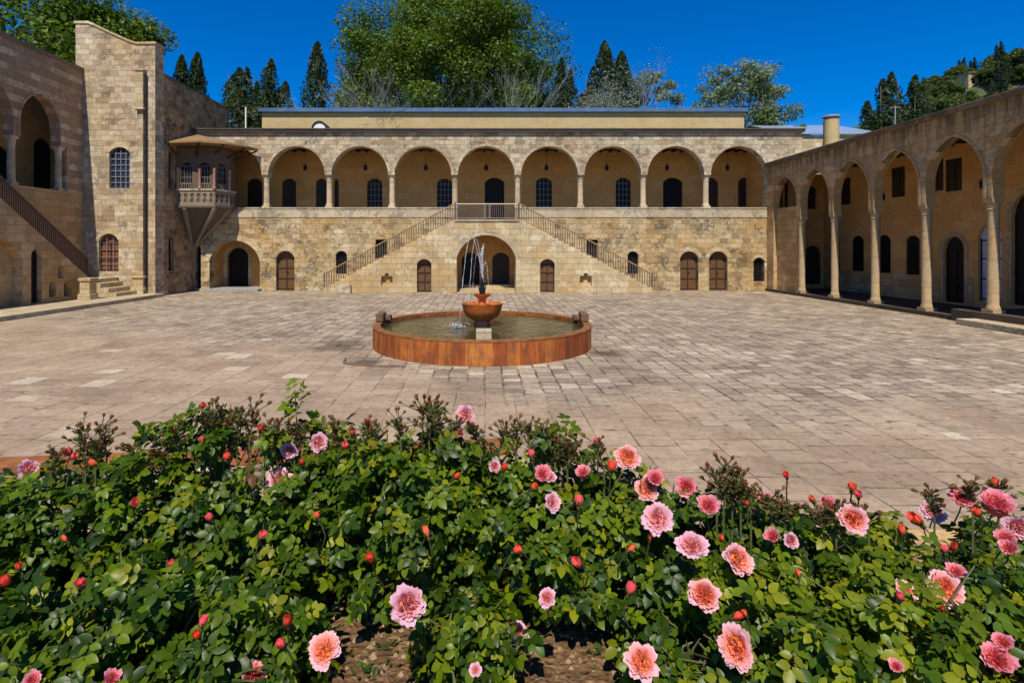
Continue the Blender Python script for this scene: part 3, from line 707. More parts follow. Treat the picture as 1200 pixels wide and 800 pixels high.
# back wall
rh = []; ri = []
def rw_(x0, x1, y0, y1, rise, kd, flo=None):
    Ya, Yb_ = FPX*XRB/(x1-VX), FPX*XRB/(x0-VX); Ym = (Ya+Yb_)/2
    if kd in 'dg': wd_ = max(.42, (Yb_-Ya)*.72); Ya, Yb_ = Ym-wd_, Ym+wd_
    zt, z0 = ZP(y0, Ym), ZP(y1, Ym)
    if flo is not None: z0 = flo
    rh.append(opening(Ya, Yb_, z0, zt, rise)); ri.append((Ya, Yb_, z0, zt, rise, kd))
rw_(987, 994.5, 209, 240, 0, 'd'); rw_(1047, 1058, 196, 231, 0, 'd')
rw_(1092, 1101, 187, 224, 0, 'd'); rw_(1112, 1123, 186, 224, 0, 'd')
rw_(975.5, 982, 277, 318, .3, 'g'); rw_(1000, 1010, 276, 319, .3, 'g'); rw_(1031, 1041.5, 275, 321, .3, 'g'); rw_(1066, 1073, 276, 323, .2, 'g')
rw_(1106, 1130, 277, 357, .55, 'D', .25); rw_(1146, 1174, 262, 348, .6, 'B', .43); rw_(1186, 1230, 222, 350, .9, 'D', .43)
for Yc in (14.1, 11.3, 8.5, 6.2):
    rh.append(opening(Yc-.55, Yc+.55, .9, 3.0, .3)); ri.append((Yc-.55, Yc+.55, .9, 3.0, .3, 'g'))
p = MB(); WRB.slab(p, [(YB-.01, 0), (cy[-1]-.5, 0), (cy[-1]-.5, ZT), (YB-.01, ZT)], rh, 0, .5); p.build('arcade_back_wall', M['inner'], rg)
for (a, b, z0, zt, rise, kd) in ri:
    if kd == 'd': leafdoor(WRB, rg, a, b, z0, zt, rise, .07, 'wooddark', lock=False, name='window_shutter')
    elif kd == 'g': grille(WRB, rg, a, b, z0, zt, rise, .1, 3, 7)
    elif kd == 'D':
        leafdoor(WRB, rg, a, b, z0, zt, rise, .14, 'black')
        r_ = MB(); ring(WRB, r_, a, b, z0, zt-rise, rise, .2, -.02, -.001, legs=True); r_.build('arch_stones', M['rcolumns'], rg)
    else: leafdoor(WRB, rg, a, b, z0, zt, rise, .14, 'bluewhite')
WRE = Wall('S', 33.0); eh_ = []; ei_ = []
for (x0, x1, y0, y1, r_s, kd) in ((913, 917.5, 213, 243, .1, 'd'), (919.5, 924, 213, 243, .1, 'd'), (946, 957, 218, 245, .15, 'd'), (943, 962, 288, 333, .4, 'D')):
    u0, u1 = XP(x0, 33), XP(x1, 33); zt, z0 = ZP(y0, 33), max(.2, ZP(y1, 33)); eh_.append(opening(u0, u1, z0, zt, r_s)); ei_.append((u0, u1, z0, zt, r_s, kd))
p = MB(); WRE.slab(p, [(XR+.503, .172), (XRB-.004, .172), (XRB-.004, ZT-.48), (XR+.503, ZT-.48)], eh_, 0, .28); p.build('arcade_end_wall', M['inner'], rg)
for (u0, u1, z0, zt, r_s, kd) in ei_:
    leafdoor(WRE, rg, u0, u1, z0, zt, r_s, .15, 'wooddark', lock=kd == 'D', name='door' if kd == 'D' else 'window_shutter')
# darker dado below the windows (skips the doors)
spans = sorted([(a-.22, b+.22) for (a, b, z0, zt, r, k_) in ri if k_ in 'DB'])
y = 18.0
edges = [(y0, y1) for y0, y1 in spans if y1 > y]
cur = max([e[1] for e in spans if e[0] < 18.3] or [18.0])
for (a, b) in [e for e in spans if e[0] > cur-.01]+[(YB-.05, YB)]:
    if a-cur > .1:
        p = MB(); WRB.box(p, cur, min(a, 32.98), .18, 1.35, -.03, -.001); p.build('dado', M['leftlow'], rg)
    cur = max(cur, b)
p = MB(); p.box(XR-.1, XRB-.002, 19.9, YB-.02, .006, .17); p.build('arcade_floor', M['walltop'], rg)  # shade under the arcade is put into the floor colour
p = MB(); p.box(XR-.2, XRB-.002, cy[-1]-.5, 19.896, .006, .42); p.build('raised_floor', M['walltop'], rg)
p = MB(); p.box(16.3, XR-.204, cy[-1]-.5, 18.9, .006, .2); p.build('entrance_step', M['sill'], rg, bevel=.02)
p = MB(); p.box(XR+.383, 30, cy[-1]-.5, YB-.02, ZT-.32, ZT-.003); p.build('roof', M['greystone'], rg)
p = MB()
for i in range(46): p.box(XR+.384, XRB-.003, cy[-1]+i*.62, cy[-1]+i*.62+.11, ZT-.47, ZT-.323)
p.build('ceiling_beams', M['wooddark'], rg)
p = MB(); p.box(XRB+.503, 29.9, 15, YB-.03, .01, ZT-.325); p.build('rear_rooms', M['right'], rg)
# lower roof wing and its glass roof behind the corner
Yk = 37.5
gr = thing('glass_roof', (XP(975, Yk), Yk, 8), 'low pale building with a bluish glass roof beside the round chimney', 'roof building')
p = MB(); p.box(XP(925, Yk), XP(1030, Yk), Yk, Yk+5, 5, ZP(158.5, Yk)); p.build('wall', M['pale'], gr)
p = MB(); p.add([(XP(922, Yk), Yk-.2, ZP(158, Yk)), (XP(1035, Yk), Yk-.2, ZP(158, Yk)), (XP(1035, Yk), Yk+5, ZP(158, Yk)+1.7), (XP(922, Yk), Yk+5, ZP(158, Yk)+1.7)], [(0, 1, 2, 3)])
ro = p.build('roof_panel', simple('pale_blue_glass', (.42, .50, .58), .2, .2, 1, .1), gr); sm = ro.modifiers.new('thick', 'SOLIDIFY'); sm.thickness = .06
p = MB()
for i in range(8):
    x = XP(922, Yk)+i*.94; p.tube([(x, Yk-.2, ZP(158, Yk)+.03), (x, Yk+5, ZP(158, Yk)+1.73)], .04, 5)
p.build('glazing_bar', M['ironlt'], gr)
Yc = 34.6; cx = XP(974, Yc)
ch = thing('chimney', (cx, Yc, ZT), 'squat ochre round chimney with a flat cap on the colonnade roof', 'chimney')
r0 = 8*Yc/FPX
p = MB(); p.lathe((cx, Yc, ZT-.3), [(r0*1.08, 0), (r0*1.0, ZP(141, Yc)-ZT+.3)], 20); p.build('shaft', M['ylw'], ch, smooth=True)
p = MB(); z = ZP(141, Yc); p.lathe((cx, Yc, z+.003), [(r0*.7, 0), (r0*.7, .14)], 20); p.lathe((cx, Yc, z+.145), [(r0*1.15, 0), (r0*1.2, .05), (r0*1.15, .1), (r0*.2, .2)], 20); p.build('cap', M['greystone'], ch, smooth=True)
p = MB(); yp = 30; p.tube([(XP(1049, yp), yp, ZT), (XP(1049, yp), yp, ZP(124, yp))], .035, 8); p.tube([(XP(1049, yp)-.3, yp, ZP(126, yp)), (XP(1049, yp)+.3, yp, ZP(126, yp))], .02, 6)
tag(p.build('aerial_mast', M['ironlt']), 'thin grey mast on the colonnade roof in front of dark conifers', 'mast')

# ------------------------------------------------------------------ gallery wing on the left
XLW = -21.7; WLw = Wall('E', XLW); WLb = Wall('E', XLW-2.9)
lg = thing('gallery_wing', (XLW, 24, 0), 'tall stone wing with banded masonry and an upper gallery of pointed arches', 'palace wing')
lc = [28.1-2.8*(i-1) for i in range(0, 9)]             # 30.9 ... column lines
pts = []
ZS2, ZA2, ZT2, ZP2 = 7.82, 10.15, 12.1, 5.55
ytower = 29.49
arches = [(lc[i+1]+.2, lc[i]-.2) for i in range(1, 8)]
pts = [(ytower, ZT2), (ytower, ZP2), (lc[1]-.2, ZP2), (lc[1]-.2, ZS2)]
pts = [(ytower, ZT2), (ytower, ZS2)]
ZSA2 = ZA2-1.58
for (a, b) in arches: pts += [(b, ZS2)]+arcpts(a, b, ZSA2, ZA2-ZSA2, 10)+[(a, ZS2)]
pts += [(lc[8]-.4, ZS2), (lc[8]-.4, ZT2)]
p = MB(); WLw.slab(p, pts, [], 0, .5); p.build('arcade_wall', M['left'], lg)
for (a, b) in arches:
    r_ = MB(); ring(WLw, r_, a, b, ZS2+.02, ZSA2, ZA2-ZSA2, .13, -.03, -.001, legs=True); r_.build('arch_stones', M['left'], lg)
for i in range(1, 8): column(lg, XLW-.25, lc[i], ZP2, ZS2-.002, .16, 'columns', capr=1.2)
p = MB(); p.box(XLW-.5, XLW, lc[1]+.26, ytower, ZP2+.002, ZS2-.003); p.build('end_pier', M['left'], lg)
p = MB(); p.box(XLW-.5, XLW, lc[8]-.4, ytower, 0, ZP2); p.build('lower_wall', M['leftlow'], lg)
p = MB(); p.box(XLW-.6, XLW+.07, lc[8]-.4, ytower-.01, ZT2+.003, ZT2+.22); p.build('coping', M['coping'], lg)
hl = []; il = []
for i in range(1, 8):
    c = 30.4-2.7*(i-1); hl.append(opening(c-.62, c+.62, 5.15, 8.7 if i == 1 else 7.8, .5)); il.append((c-.62, c+.62, 8.7 if i == 1 else 7.8))
p = MB(); WLb.slab(p, [(ytower+3, 4), (lc[8]-.4, 4), (lc[8]-.4, ZT2), (ytower+3, ZT2)], hl, 0, .4); p.build('gallery_wall', M['inner'], lg)
for (a, b, zz_) in il: leafdoor(WLb, lg, a, b, 5.15, zz_, .5, .1, 'black')
p = MB(); p.box(XLW-2.89, XLW-.503, lc[8]-.4, ytower+.5, 4.8, 5.1); p.build('gallery_floor', M['greystone'], lg)
p = MB(); p.box(-30, XLW-.503, lc[8]-.4, ytower+.5, ZT2-.4, ZT2-.003); p.build('roof', M['greystone'], lg)
# outside stair along it
XS = -19.6; WSt = Wall('E', XS)
ls = thing('side_staircase', (XS, 24, 0), 'straight stone stair with a brown iron balustrade climbing against the banded wing', 'staircase')
yb, zb, yt, zt_ = 27.2, 1.05, 21.4, 5.15
sh = []
def on(px): return FPX*(-XS)/(VX-px)
ar = opening(on(-45), on(26.5), .2, ZP(279, on(5)), .9); sh.append(ar)
d0, d1 = on(36.5), on(49); zd = ZP(292, (d0+d1)/2); sh.append(opening(d0, d1, .22, zd, .3))
nl = [(57.5, 66, 330, 348), (75, 83.5, 329, 347), (68, 75, 311, 326)]
nlo = []
for (x0, x1, y0, y1) in nl:
    a, b = on(x0), on(x1); m = (a+b)/2; z0, z1 = ZP(y1, m), ZP(y0, m); z0 = max(z0, .3); nlo.append((a, b, z0, z1)); sh.append(opening(a, b, z0, z1, (b-a)/2*.95))
outer = [(10, .0), (yb, .0), (yb, zb), (yt, zt_), (10, zt_)]
p = MB(); WSt.slab(p, outer, sh, 0, .5); p.build('stair_wall', M['leftlow'], ls)
p = MB(); WSt.slab(p, [(a, z) for a, z in opening(on(-45)+.003, on(26.5)-.003, .203, ZP(279, on(5))-.003, .9)], [], .42, .48); p.build('blind_arch_back', M['right'], ls)
grille(WSt, ls, d0, d1, .22, zd, .3, .25, 3, 8, mat='glass', name='grille_door')
for (a, b, z0, z1) in nlo:
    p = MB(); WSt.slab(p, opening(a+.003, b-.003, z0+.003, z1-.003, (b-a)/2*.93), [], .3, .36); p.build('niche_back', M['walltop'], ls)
p = MB(); n = 24
for i in range(n):
    a = yb+(yt-yb)*i/n; b = yb+(yt-yb)*(i+1)/n; z1 = zb+(zt_-zb)*(i+1)/n; z0 = zb+(zt_-zb)*i/n
    p.box(XLW+.004, XS-.504, min(a, b), max(a, b), z0-.1, z1+.02)
p.build('flight_of_steps', M['leftlow'], ls)
p = MB(); p.box(XLW+.004, XS-.504, 10, yt-.003, zt_-.3, zt_-.003); p.build('upper_landing', M['leftlow'], ls)
rail(ls, WSt, (yb, zb+.05), (yt, zt_+.05), .2, 1.0, .11, 'railbrown', 'railbrown', True, .022)
rail(ls, WSt, (yt-.1, zt_+.05), (10.2, zt_+.05), .2, 1.0, .11, 'railbrown', 'railbrown', False, .022)
# lower landing with three steps, in front of the tower
p = MB(); p.box(XLW+.004, -19.75, yb+.004, 29.48, .19, zb); p.build('lower_landing', M['pale'], ls)
p = MB()
for i, z in enumerate((.85, .6, .36)): p.box(-19.747+i*.4, -19.35+i*.4, 27.5, 29.2, .185, z)
p.build('lower_steps', M['pale'], ls, bevel=.015)
p = MB(); px_, py_ = -18.95, 26.1
p.box(px_-.3, px_+.3, py_-.3, py_+.3, .183, .45); p.box(px_-.24, px_+.24, py_-.24, py_+.24, .453, 1.05); p.box(px_-.29, px_+.29, py_-.29, py_+.29, 1.053, 1.2)
p.build('newel_pedestal', M['pale'], ls, bevel=.02)
p = MB(); p.box(XS+.002, -17.3, 8, 29.485, .004, .18); tag(p.build('stone_pavement', M['sill'], bevel=.02), kind='structure')

# ------------------------------------------------------------------ tower
YT = 29.5; WT = Wall('S', YT); XT = -17.8
tw = thing('stone_tower', (-19.9, YT, 0), 'square pale limestone tower with a sloping parapet and two barred windows', 'tower')
def tx(px): return XP(px, YT)
def tz(py): return ZP(py, YT)
th = [opening(tx(128), tx(152), tz(220.5), tz(172.5), .3), opening(tx(115.5), tx(139), tz(318), tz(274), .4)]
prof = [(-22.1, 0), (XT, 0), (XT, tz(52)), (tx(160), tz(52.5)), (tx(150), tz(49)), (tx(132), tz(41)), (tx(112), tz(31.5)), (tx(104), tz(28)), (-22.1, tz(28))]
p = MB(); WT.slab(p, prof, th, 0, .8); p.build('front_wall', M['tower'], tw)
cp = [(XT+.06, tz(52)+.003), (XT+.06, tz(52)+.13), (tx(160), tz(52.5)+.13), (tx(150), tz(49)+.13), (tx(132), tz(41)+.13), (tx(112), tz(31.5)+.13), (tx(104), tz(28)+.13), (-22.16, tz(28)+.13),
      (-22.16, tz(28)+.003), (tx(104), tz(28)+.003), (tx(112), tz(31.5)+.003), (tx(132), tz(41)+.003), (tx(150), tz(49)+.003), (tx(160), tz(52.5)+.003)]
p = MB(); WT.slab(p, cp, [], -.06, .86); p.build('coping', M['pale'], tw)
grille(WT, tw, tx(128), tx(152), tz(220.5), tz(172.5), .3, .2, 3, 6, mat='glassblue', bar='ironlt', t=.02)
sw = leafdoor(WT, tw, tx(115.5), tx(139), tz(318), tz(274), .4, .22, 'woodred', lock=False, name='window_shutter')
b = MB()
for i in (1, 2):
    u = tx(115.5)+(tx(139)-tx(115.5))*i/3; WT.box(b, u-.015, u+.015, tz(318)+.01, tz(276), .12, .15)
for i in range(1, 5):
    z = tz(318)+(tz(276)-tz(318))*i/5; WT.box(b, tx(115.5)+.003, tx(139)-.003, z-.012, z+.012, .151, .175)
b.build('iron_grille', M['ironlt'], sw)
for (x0, x1, y0, y1, r) in ((128, 152, 220.5, 172.5, .3), (115.5, 139, 318, 274, .4)):
    r_ = MB(); ring(WT, r_, tx(x0), tx(x1), 0, tz(y1)-r, r, .22, -.018, -.001); r_.build('arch_stones', M['pale'], tw)
# body behind the front wall, its side facing the court
WE = Wall('E', XT)
eh = [opening(30.75, 31.25, ZP(222, 31), ZP(175, 31), .25), opening(30.75, 31.3, ZP(317, 31), ZP(276, 31), .25)]
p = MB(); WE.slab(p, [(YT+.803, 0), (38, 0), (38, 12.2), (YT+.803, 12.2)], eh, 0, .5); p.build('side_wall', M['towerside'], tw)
p = MB(); WE.box(p, YT+.81, 38, 12.203, 12.3, -.04, .6); p.build('side_coping', M['coping'], tw)
for (a, b_, z0, z1) in ((30.75, 31.25, ZP(222, 31), ZP(175, 31)), (30.75, 31.3, ZP(317, 31), ZP(276, 31))): leafdoor(WE, tw, a, b_, z0, z1, .25, .25, 'black', lock=False, name='window_shutter')
p = MB(); p.box(-22.1, XT-.503, YT+.81, 38, 11.8, 12.1); p.build('roof', M['greystone'], tw)

# rainwater pilaster on its front
p = MB(); p.box(tx(162), tx(171), YT-.26, YT-.002, tz(127), tz(85)); p.box(tx(160.5), tx(172), YT-.31, YT-.0021, tz(127)-.12, tz(127)-.003); p.box(tx(160.5), tx(172), YT-.31, YT-.0021, tz(85)+.003, tz(85)+.1); p.build('pipe_head', M['pale'], tw, bevel=.015)
p = MB(); p.box(tx(163.5), tx(169.5), YT-.14, YT-.003, 1.05, tz(127)-.123); p.build('pilaster', M['tower'], tw)
p = MB(); p.box(tx(158), tx(173), YT-.38, YT-.003, .185, .5); p.box(tx(159.5), tx(171.5), YT-.3, YT-.0034, .503, 1.0); p.box(tx(158), tx(173), YT-.36, YT-.003, 1.003, 1.12); p.build('pilaster_base', M['pale'], tw, bevel=.02)
p = MB(); xx = tx(172.3); p.tube([(xx, YT-.1, tz(88)), (xx, YT-.1, .3), (xx, YT-.3, .2)], .05, 8)
for z in (3, 5.5, 8, 10.5): p.lathe((xx, YT-.1, z), [(.065, 0), (.065, .06)], 8)
p.build('drainpipe', M['iron'], tw)

# ------------------------------------------------------------------ corner bay window hung between tower and wing
bw = thing('bay_window', (-16.7, 32.5, 5), 'corner bay window with pink stone posts, carved parapet and tan roof hung between tower and wing', 'bay window')
P0, P1, P2, P3 = Vector((XT+.002, 31.5)), Vector((-15.58, 31.5)), Vector((-15.2, 32.55)), Vector((-15.2, YB-.005))
base = [P0, P1, P2, P3, Vector((XT+.002, YB-.005))]
def prismz(mb, poly, z0, z1, k0=1.0, c=None, k1=1.0):
    c = c or Vector((0, 0)); n = len(poly)
    a = [(c+(q-c)*k0) for q in poly]; b = [(c+(q-c)*k1) for q in poly]
    mb.add([(q.x, q.y, z0) for q in a]+[(q.x, q.y, z1) for q in b], [tuple(reversed(range(n))), tuple(range(n, 2*n))]+[(i, (i+1) % n, (i+1) % n+n, i+n) for i in range(n)])
cc = Vector((XT+.004, YB-.006))
p = MB(); prismz(p, base, 4.95, 5.05, 1.06, cc, 1.06); p.build('floor_moulding', M['baywood'], bw)
p = MB(); n = len(base)
tip = Vector((XT+.35, YB-.35)); tip_poly = [cc+(q-cc)*.06 for q in base]
p.add([(q.x, q.y, 4.948) for q in base]+[(q.x, q.y, 2.75) for q in tip_poly], [tuple(range(n)), tuple(reversed(range(n, 2*n)))]+[(i, i+n, (i+1) % n+n, (i+1) % n) for i in range(n)])
p.build('corbel', M['baywood'], bw)
p = MB()
for q in (P0+Vector((.5, 0)), P1, P2):
    qq = cc+(q-cc)*1.01; t2 = cc+(q-cc)*.09
    p.tube([(qq.x, qq.y, 4.94), (t2.x, t2.y, 2.72)], [.13, .09], 6)
p.build('corbel_rib', M['panelcarve'], bw)
def panelbetween(A, B, z0, z1, name, mat, th=.1, holes_=None, par=bw, off=0.0):
    """upright slab between plan points A and B, holes given along its length"""
    d_ = (B-A); L = d_.length; d_ = d_/L; nrm = Vector((d_.y, -d_.x))
    loops = [[(0, z0), (L, z0), (L, z1), (0, z1)]]+(holes_ or [])
    tri = tessellate_polygon([[Vector((a, b, 0)) for a, b in l] for l in loops]); flat = [q for l in loops for q in l]; n = len(flat)
    def w(u, z, t): q = A+d_*u+nrm*(off-t); return (q.x, q.y, z)
    mb = MB(); vs = [w(a, b, 0) for a, b in flat]+[w(a, b, th) for a, b in flat]
    fs = [tuple(t) for t in tri]+[tuple(i+n for i in reversed(t)) for t in tri]; o = 0
    for l in loops:
        m = len(l)
        for i in range(m): fs.append((o+i, o+(i+1) % m, o+(i+1) % m+n, o+i+n))
        o += m
    mb.add(vs, fs); ob = mb.build(name, mat, par)
    return ob, w, L
for (A, B, nwin) in ((P0, P1, 2), (P1, P2, 1), (P2, P3, 0)):
    L = (B-A).length
    # carved parapet: sunk lozenges and scrolls cut through a front skin
    hs_ = []; k = max(1, int(L/.36))
    for i in range(k):
        c = (i+.5)*L/k; w_ = L/k*.36
        hs_.append([(c-w_, 5.3), (c-w_*.2, 5.22), (c+w_, 5.32), (c+w_*.4, 5.5), (c+w_, 5.68), (c+w_*.1, 5.8), (c-w_, 5.7), (c-w_*.5, 5.5)])
    panelbetween(A, B, 5.06, 5.93, 'carved_panel', M['panelcarve'], .05, hs_, off=.0)
    panelbetween(A, B, 5.062, 5.925, 'panel_back', M['rustdark'], .06, None, off=-.055)
    panelbetween(A, B, 5.935, 6.03, 'sill', M['sill'], .16, None, off=.06)
    wh = []
    ww = .33
    cs = [L*.24+.05, L*.72] if nwin == 2 else ([L*.5] if nwin == 1 else [])
    for c in cs: wh.append(opening(c-ww, c+ww, 6.04+.02, 7.55, .28))
    o_, wf, L = panelbetween(A, B, 6.033, 8.45, 'bay_wall', M['baywood'], .14, wh, off=-.02)
    for c in cs:
        gmb = MB(); op = opening(c-ww+.003, c+ww-.003, 6.063, 7.547, .28); nn_ = len(op)
        gmb.add([wf(a, b, .1) for a, b in op], [tuple(range(nn_))]); wo = gmb.build('window', M['glass'], bw)
        bar = MB()
        for i in (-1, 0, 1): bar.tube([wf(c+i*ww*.5, 6.07, .085), (wf(c+i*ww*.5, 7.45, .085))], .012, 5)
        for z in (6.35, 6.7, 7.05, 7.35): bar.tube([wf(c-ww, z, .07), wf(c+ww, z, .07)], .012, 5)
        bar.build('window_bars', M['ironlt'], wo)
        bal = MB()
        for i in range(5): bal.tube([wf(c-ww+.07+i*(2*ww-.14)/4, 6.065, .03), wf(c-ww+.07+i*(2*ww-.14)/4, 6.32, .03)], .025, 6)
        bal.tube([wf(c-ww, 6.34, .03), wf(c+ww, 6.34, .03)], .025, 6); bal.build('balusters', M['panelcarve'], wo)
pl = MB()
for (A, t) in ((P0, .62), (P1, 0), (P0, .05), (P2, 0)):
    q = A+(P1-P0)*t if t else A
    pl.lathe((q.x, q.y-.03, 6.035), [(.1, 0), (.1, .08), (.075, .1), (.07, 1.0), (.1, 1.1), (.11, 1.2)], 10)
pl.build('pink_post', M['pinkstone'], bw, smooth=True)
ev = [Vector((XT+.004, 30.6)), Vector((-15.9, 30.35)), Vector((-14.7, 30.9)), Vector((-13.9, 31.9)), Vector((-13.65, YB-.3)), Vector((XT+.004, YB-.3))]
p = MB(); n = len(ev); ze = 8.5; apx = (XT+.5, YB-.35, 9.45)
p.add([(q.x, q.y, ze) for q in ev]+[(q.x, q.y, ze+.09) for q in ev]+[apx], [tuple(reversed(range(n)))]+[(i, (i+1) % n, (i+1) % n+n, i+n) for i in range(n)]+[(i+n, (i+1) % n+n, 2*n) for i in range(n)])
p.build('roof', M['rooftan'], bw)
p = MB()
for q in ev[:5]:
    i_ = cc+(q-cc)*.62; o2 = cc+(q-cc)*.97; p.tube([(i_.x, i_.y, 7.9), (o2.x, o2.y, ze-.03)], .05, 6)
p.build('eaves_bracket', M['wooddark'], bw)

# ------------------------------------------------------------------ lanterns under the arches
def lantern(name, x, y, ztop, zl_, label, group, first=[None]):
    if first[0] is None:
        t = thing(name, (x, y, zl_), label, 'lantern', group)
        p = MB(); p.lathe((x, y, zl_), [(.04, -.2), (.11, -.16), (.13, .08), (.05, .18), (.02, .24)], 6); p.build('lantern_body', M['iron'], t)
        p = MB(); p.lathe((x, y, zl_-.18), [(.117, .04), (.134, .22)], 6); p.build('lantern_glass', M['glass'], t)
        p = MB(); p.tube([(x, y, zl_+.22), (x, y, ztop)], .009, 5); p.build('chain', M['iron'], t)
        first[0] = t; return t
    s = first[0]; t = s.copy(); COL.objects.link(t); t.location = (x, y, zl_); t['label'] = label; WL[t.name] = Vector(t.location)
    for c in s.children:
        k = c.copy(); COL.objects.link(k); k.parent = t
    return t
GL = 'iron lanterns hanging under the arches'
order = ['hidden behind the bay window', 'first to the right of the bay window', 'second to the right of the bay window', 'third to the right of the bay window', 'over the middle landing', 'first to the right of the landing', 'second to the right of the landing', 'second from the colonnade wing', 'nearest the colonnade wing']
for i, c in enumerate(cents):
    if i == 0: continue
    lantern('hanging_lantern', c, YB+1.6, ZTOP-.7, 7.75, 'iron lantern in the gallery arch '+order[i], GL)
ro_ = ['', '', 'second arch from the corner', 'third arch from the corner', 'fourth arch from the corner', 'fifth arch from the corner']
for i in range(2, 6):
    lantern('hanging_lantern', XR+1.5, (cy[i]+cy[i+1])/2 if i < 4 else (cy[i]+cy[i+1])/2+.4, ZT-.5, 5.05, 'iron lantern in the colonnade, '+ro_[i], GL)

# ------------------------------------------------------------------ fountain
FX, FY, FR, FH = -.07, 15.13, 2.97, .58
ft = thing('fountain', (FX, FY, 0), 'round fountain with a rust orange stone pool and a tiered terracotta bowl', 'fountain')
n = 96; p = MB()
def ringwall(mb, r0, r1, z0, z1):
    o = len(mb.v)
    for r, z in ((r1, z0), (r1, z1), (r0, z1), (r0, z0)):
        for i in range(n): a = 2*math.pi*i/n; mb.v.append(Vector((FX+r*math.cos(a), FY+r*math.sin(a), z)))
    for j in range(4):
        for i in range(n): mb.f.append((o+j*n+i, o+j*n+(i+1) % n, o+((j+1) % 4)*n+(i+1) % n, o+((j+1) % 4)*n+i))
ringwall(p, FR-.2, FR, .004, FH-.05); pw = p.build('pool_wall', M['rust'], ft)
# wrap the cladding uv round the wall
me = pw.data; uvl = me.uv_layers['UVMap']
for pl_ in me.polygons:
    if abs(pl_.normal.z) < .5:
        angs = []
        for li in pl_.loop_indices:
            v_ = me.vertices[me.loops[li].vertex_index].co; angs.append(math.atan2(v_.y, v_.x))
        if max(angs)-min(angs) > 3: angs = [a if a > 0 else a+2*math.pi for a in angs]
        for li, a in zip(pl_.loop_indices, angs): uvl.data[li].uv = (a*FR, me.vertices[me.loops[li].vertex_index].co.z+.3)
p = MB(); ringwall(p, FR-.2, FR+.008, FH-.047, FH-.01); p.build('pool_rim', M['rimstone'], ft)
for s_ in (-1, 1):
    p = MB()
    for (dx, dy, w_, dp, h_) in ((.02, .30, .11, .24, .24), (-.15, .48, .10, .13, .15)):
        x = FX+s_*(FR-.13+dx); p.box(x-w_, x+w_, FY+dy-dp, FY+dy+dp, FH+.002, FH+h_)
    p.build('rim_block', M['rustdark'], ft, bevel=.03)
bz = .48
p = MB(); p.lathe((FX, FY, .01), [(.32, 0), (.3, .2), (.24, .5), (.22, .62), (.3, .66), (.46, .76), (.53, .92), (.56, 1.06), (.58, 1.1), (.54, 1.105), (.5, 1.04), (.1, .98)], 36); p.build('lower_bowl', M['terracotta'], ft, smooth=True)
p = MB(); p.lathe((FX, FY, .99), [(.14, 0), (.11, .1), (.1, .22), (.16, .28), (.23, .34), (.24, .38), (.2, .38), (.05, .36)], 28); p.build('upper_bowl', M['terracotta'], ft, smooth=True)
p = MB(); p.lathe((FX, FY, 1.34), [(.07, 0), (.065, .1), (.045, .14), (.055, .24), (.035, .28), (.04, .38), (.022, .44), (.012, .5)], 20)
for i in range(6):
    a = i*math.pi/3; p.tube([(FX+.06*math.cos(a), FY+.06*math.sin(a), 1.4), (FX+.09*math.cos(a), FY+.09*math.sin(a), 1.56), (FX+.07*math.cos(a), FY+.07*math.sin(a), 1.68)], [.022, .02, .01], 6)
p.build('spout', M['bronze'], ft, smooth=True)
p = MB(); p.box(FX-.13, FX+.23, FY-2.72, FY-2.45, .02, .78); 
p.build('overflow_block', M['sill'], ft, bevel=.02)
# jets: broken strands of falling water
def jet(pts, r, seed):
    rnd = random.Random(seed); mb = MB(); pts = [Vector(q) for q in pts]
    m = 60; P = []
    for i in range(m):
        t = i/(m-1)*(len(pts)-1); k = min(int(t), len(pts)-2); f = t-k
        P.append(pts[k].lerp(pts[k+1], f)+Vector((rnd.uniform(-1, 1), rnd.uniform(-1, 1), 0))*.008)
    mb.tube(P, [r*rnd.uniform(.45, 1.25) for _ in P], 6)
    for i in range(9):
        q = P[rnd.randrange(m)]+Vector((rnd.gauss(0, .035), rnd.gauss(0, .035), rnd.gauss(0, .04))); s = rnd.uniform(.005, .010)
        mb.lathe(q, [(s*.2, -s), (s, 0), (s*.2, s)], 5)
    mb.build('water_jet', M['jet'], ft, smooth=True)
def parab(dx, dy, top, n=24, z0=1.8, z1=1.15):
    out = []
    for i in range(n+1):
        t = i/n; z = z0+(top-z0)*4*t*(1-t) if t < .5 else top-(top-z1)*((t-.5)/.5)**2
        out.append((FX+dx*t, FY+dy*t, z))
    return out
jet(parab(-.62, -.15, 2.95, z1=.5), .009, 1); jet(parab(-.36, -.3, 2.9, z1=1.12), .008, 3); jet(parab(-.28, .2, 2.5, z1=1.1), .007, 2); jet(parab(.2, .1, 2.25, z1=1.12), .006, 4)
for k_ in range(4): jet([(FX+.012*k_, FY+.01*k_, 1.7), (FX+.02-.01*k_, FY, 2.2), (FX+.03*(k_-1.5), FY, 2.55+.07*k_)], .017, 50+k_)
p = MB(); rnd = random.Random(5)
for i in range(120):
    a = rnd.uniform(0, 6.28); r = abs(rnd.gauss(0, .12)); s = rnd.uniform(.008, .022); hgt = abs(rnd.gauss(0, .05))
    p.lathe((FX-.68+r*math.cos(a)*1.5, FY-.4+r*math.sin(a), .50+hgt), [(s*.2, -s), (s, 0), (s*.2, s)], 5)
tag(p.build('splash', M['jet'], ft, smooth=True), kind='stuff')
p = MB(); p.add([(FX+(FR-.201)*math.cos(2*math.pi*i/n), FY+(FR-.201)*math.sin(2*math.pi*i/n), .485) for i in range(n)], [tuple(range(n))])
tag(p.build('pool_water', M['water']), kind='structure')
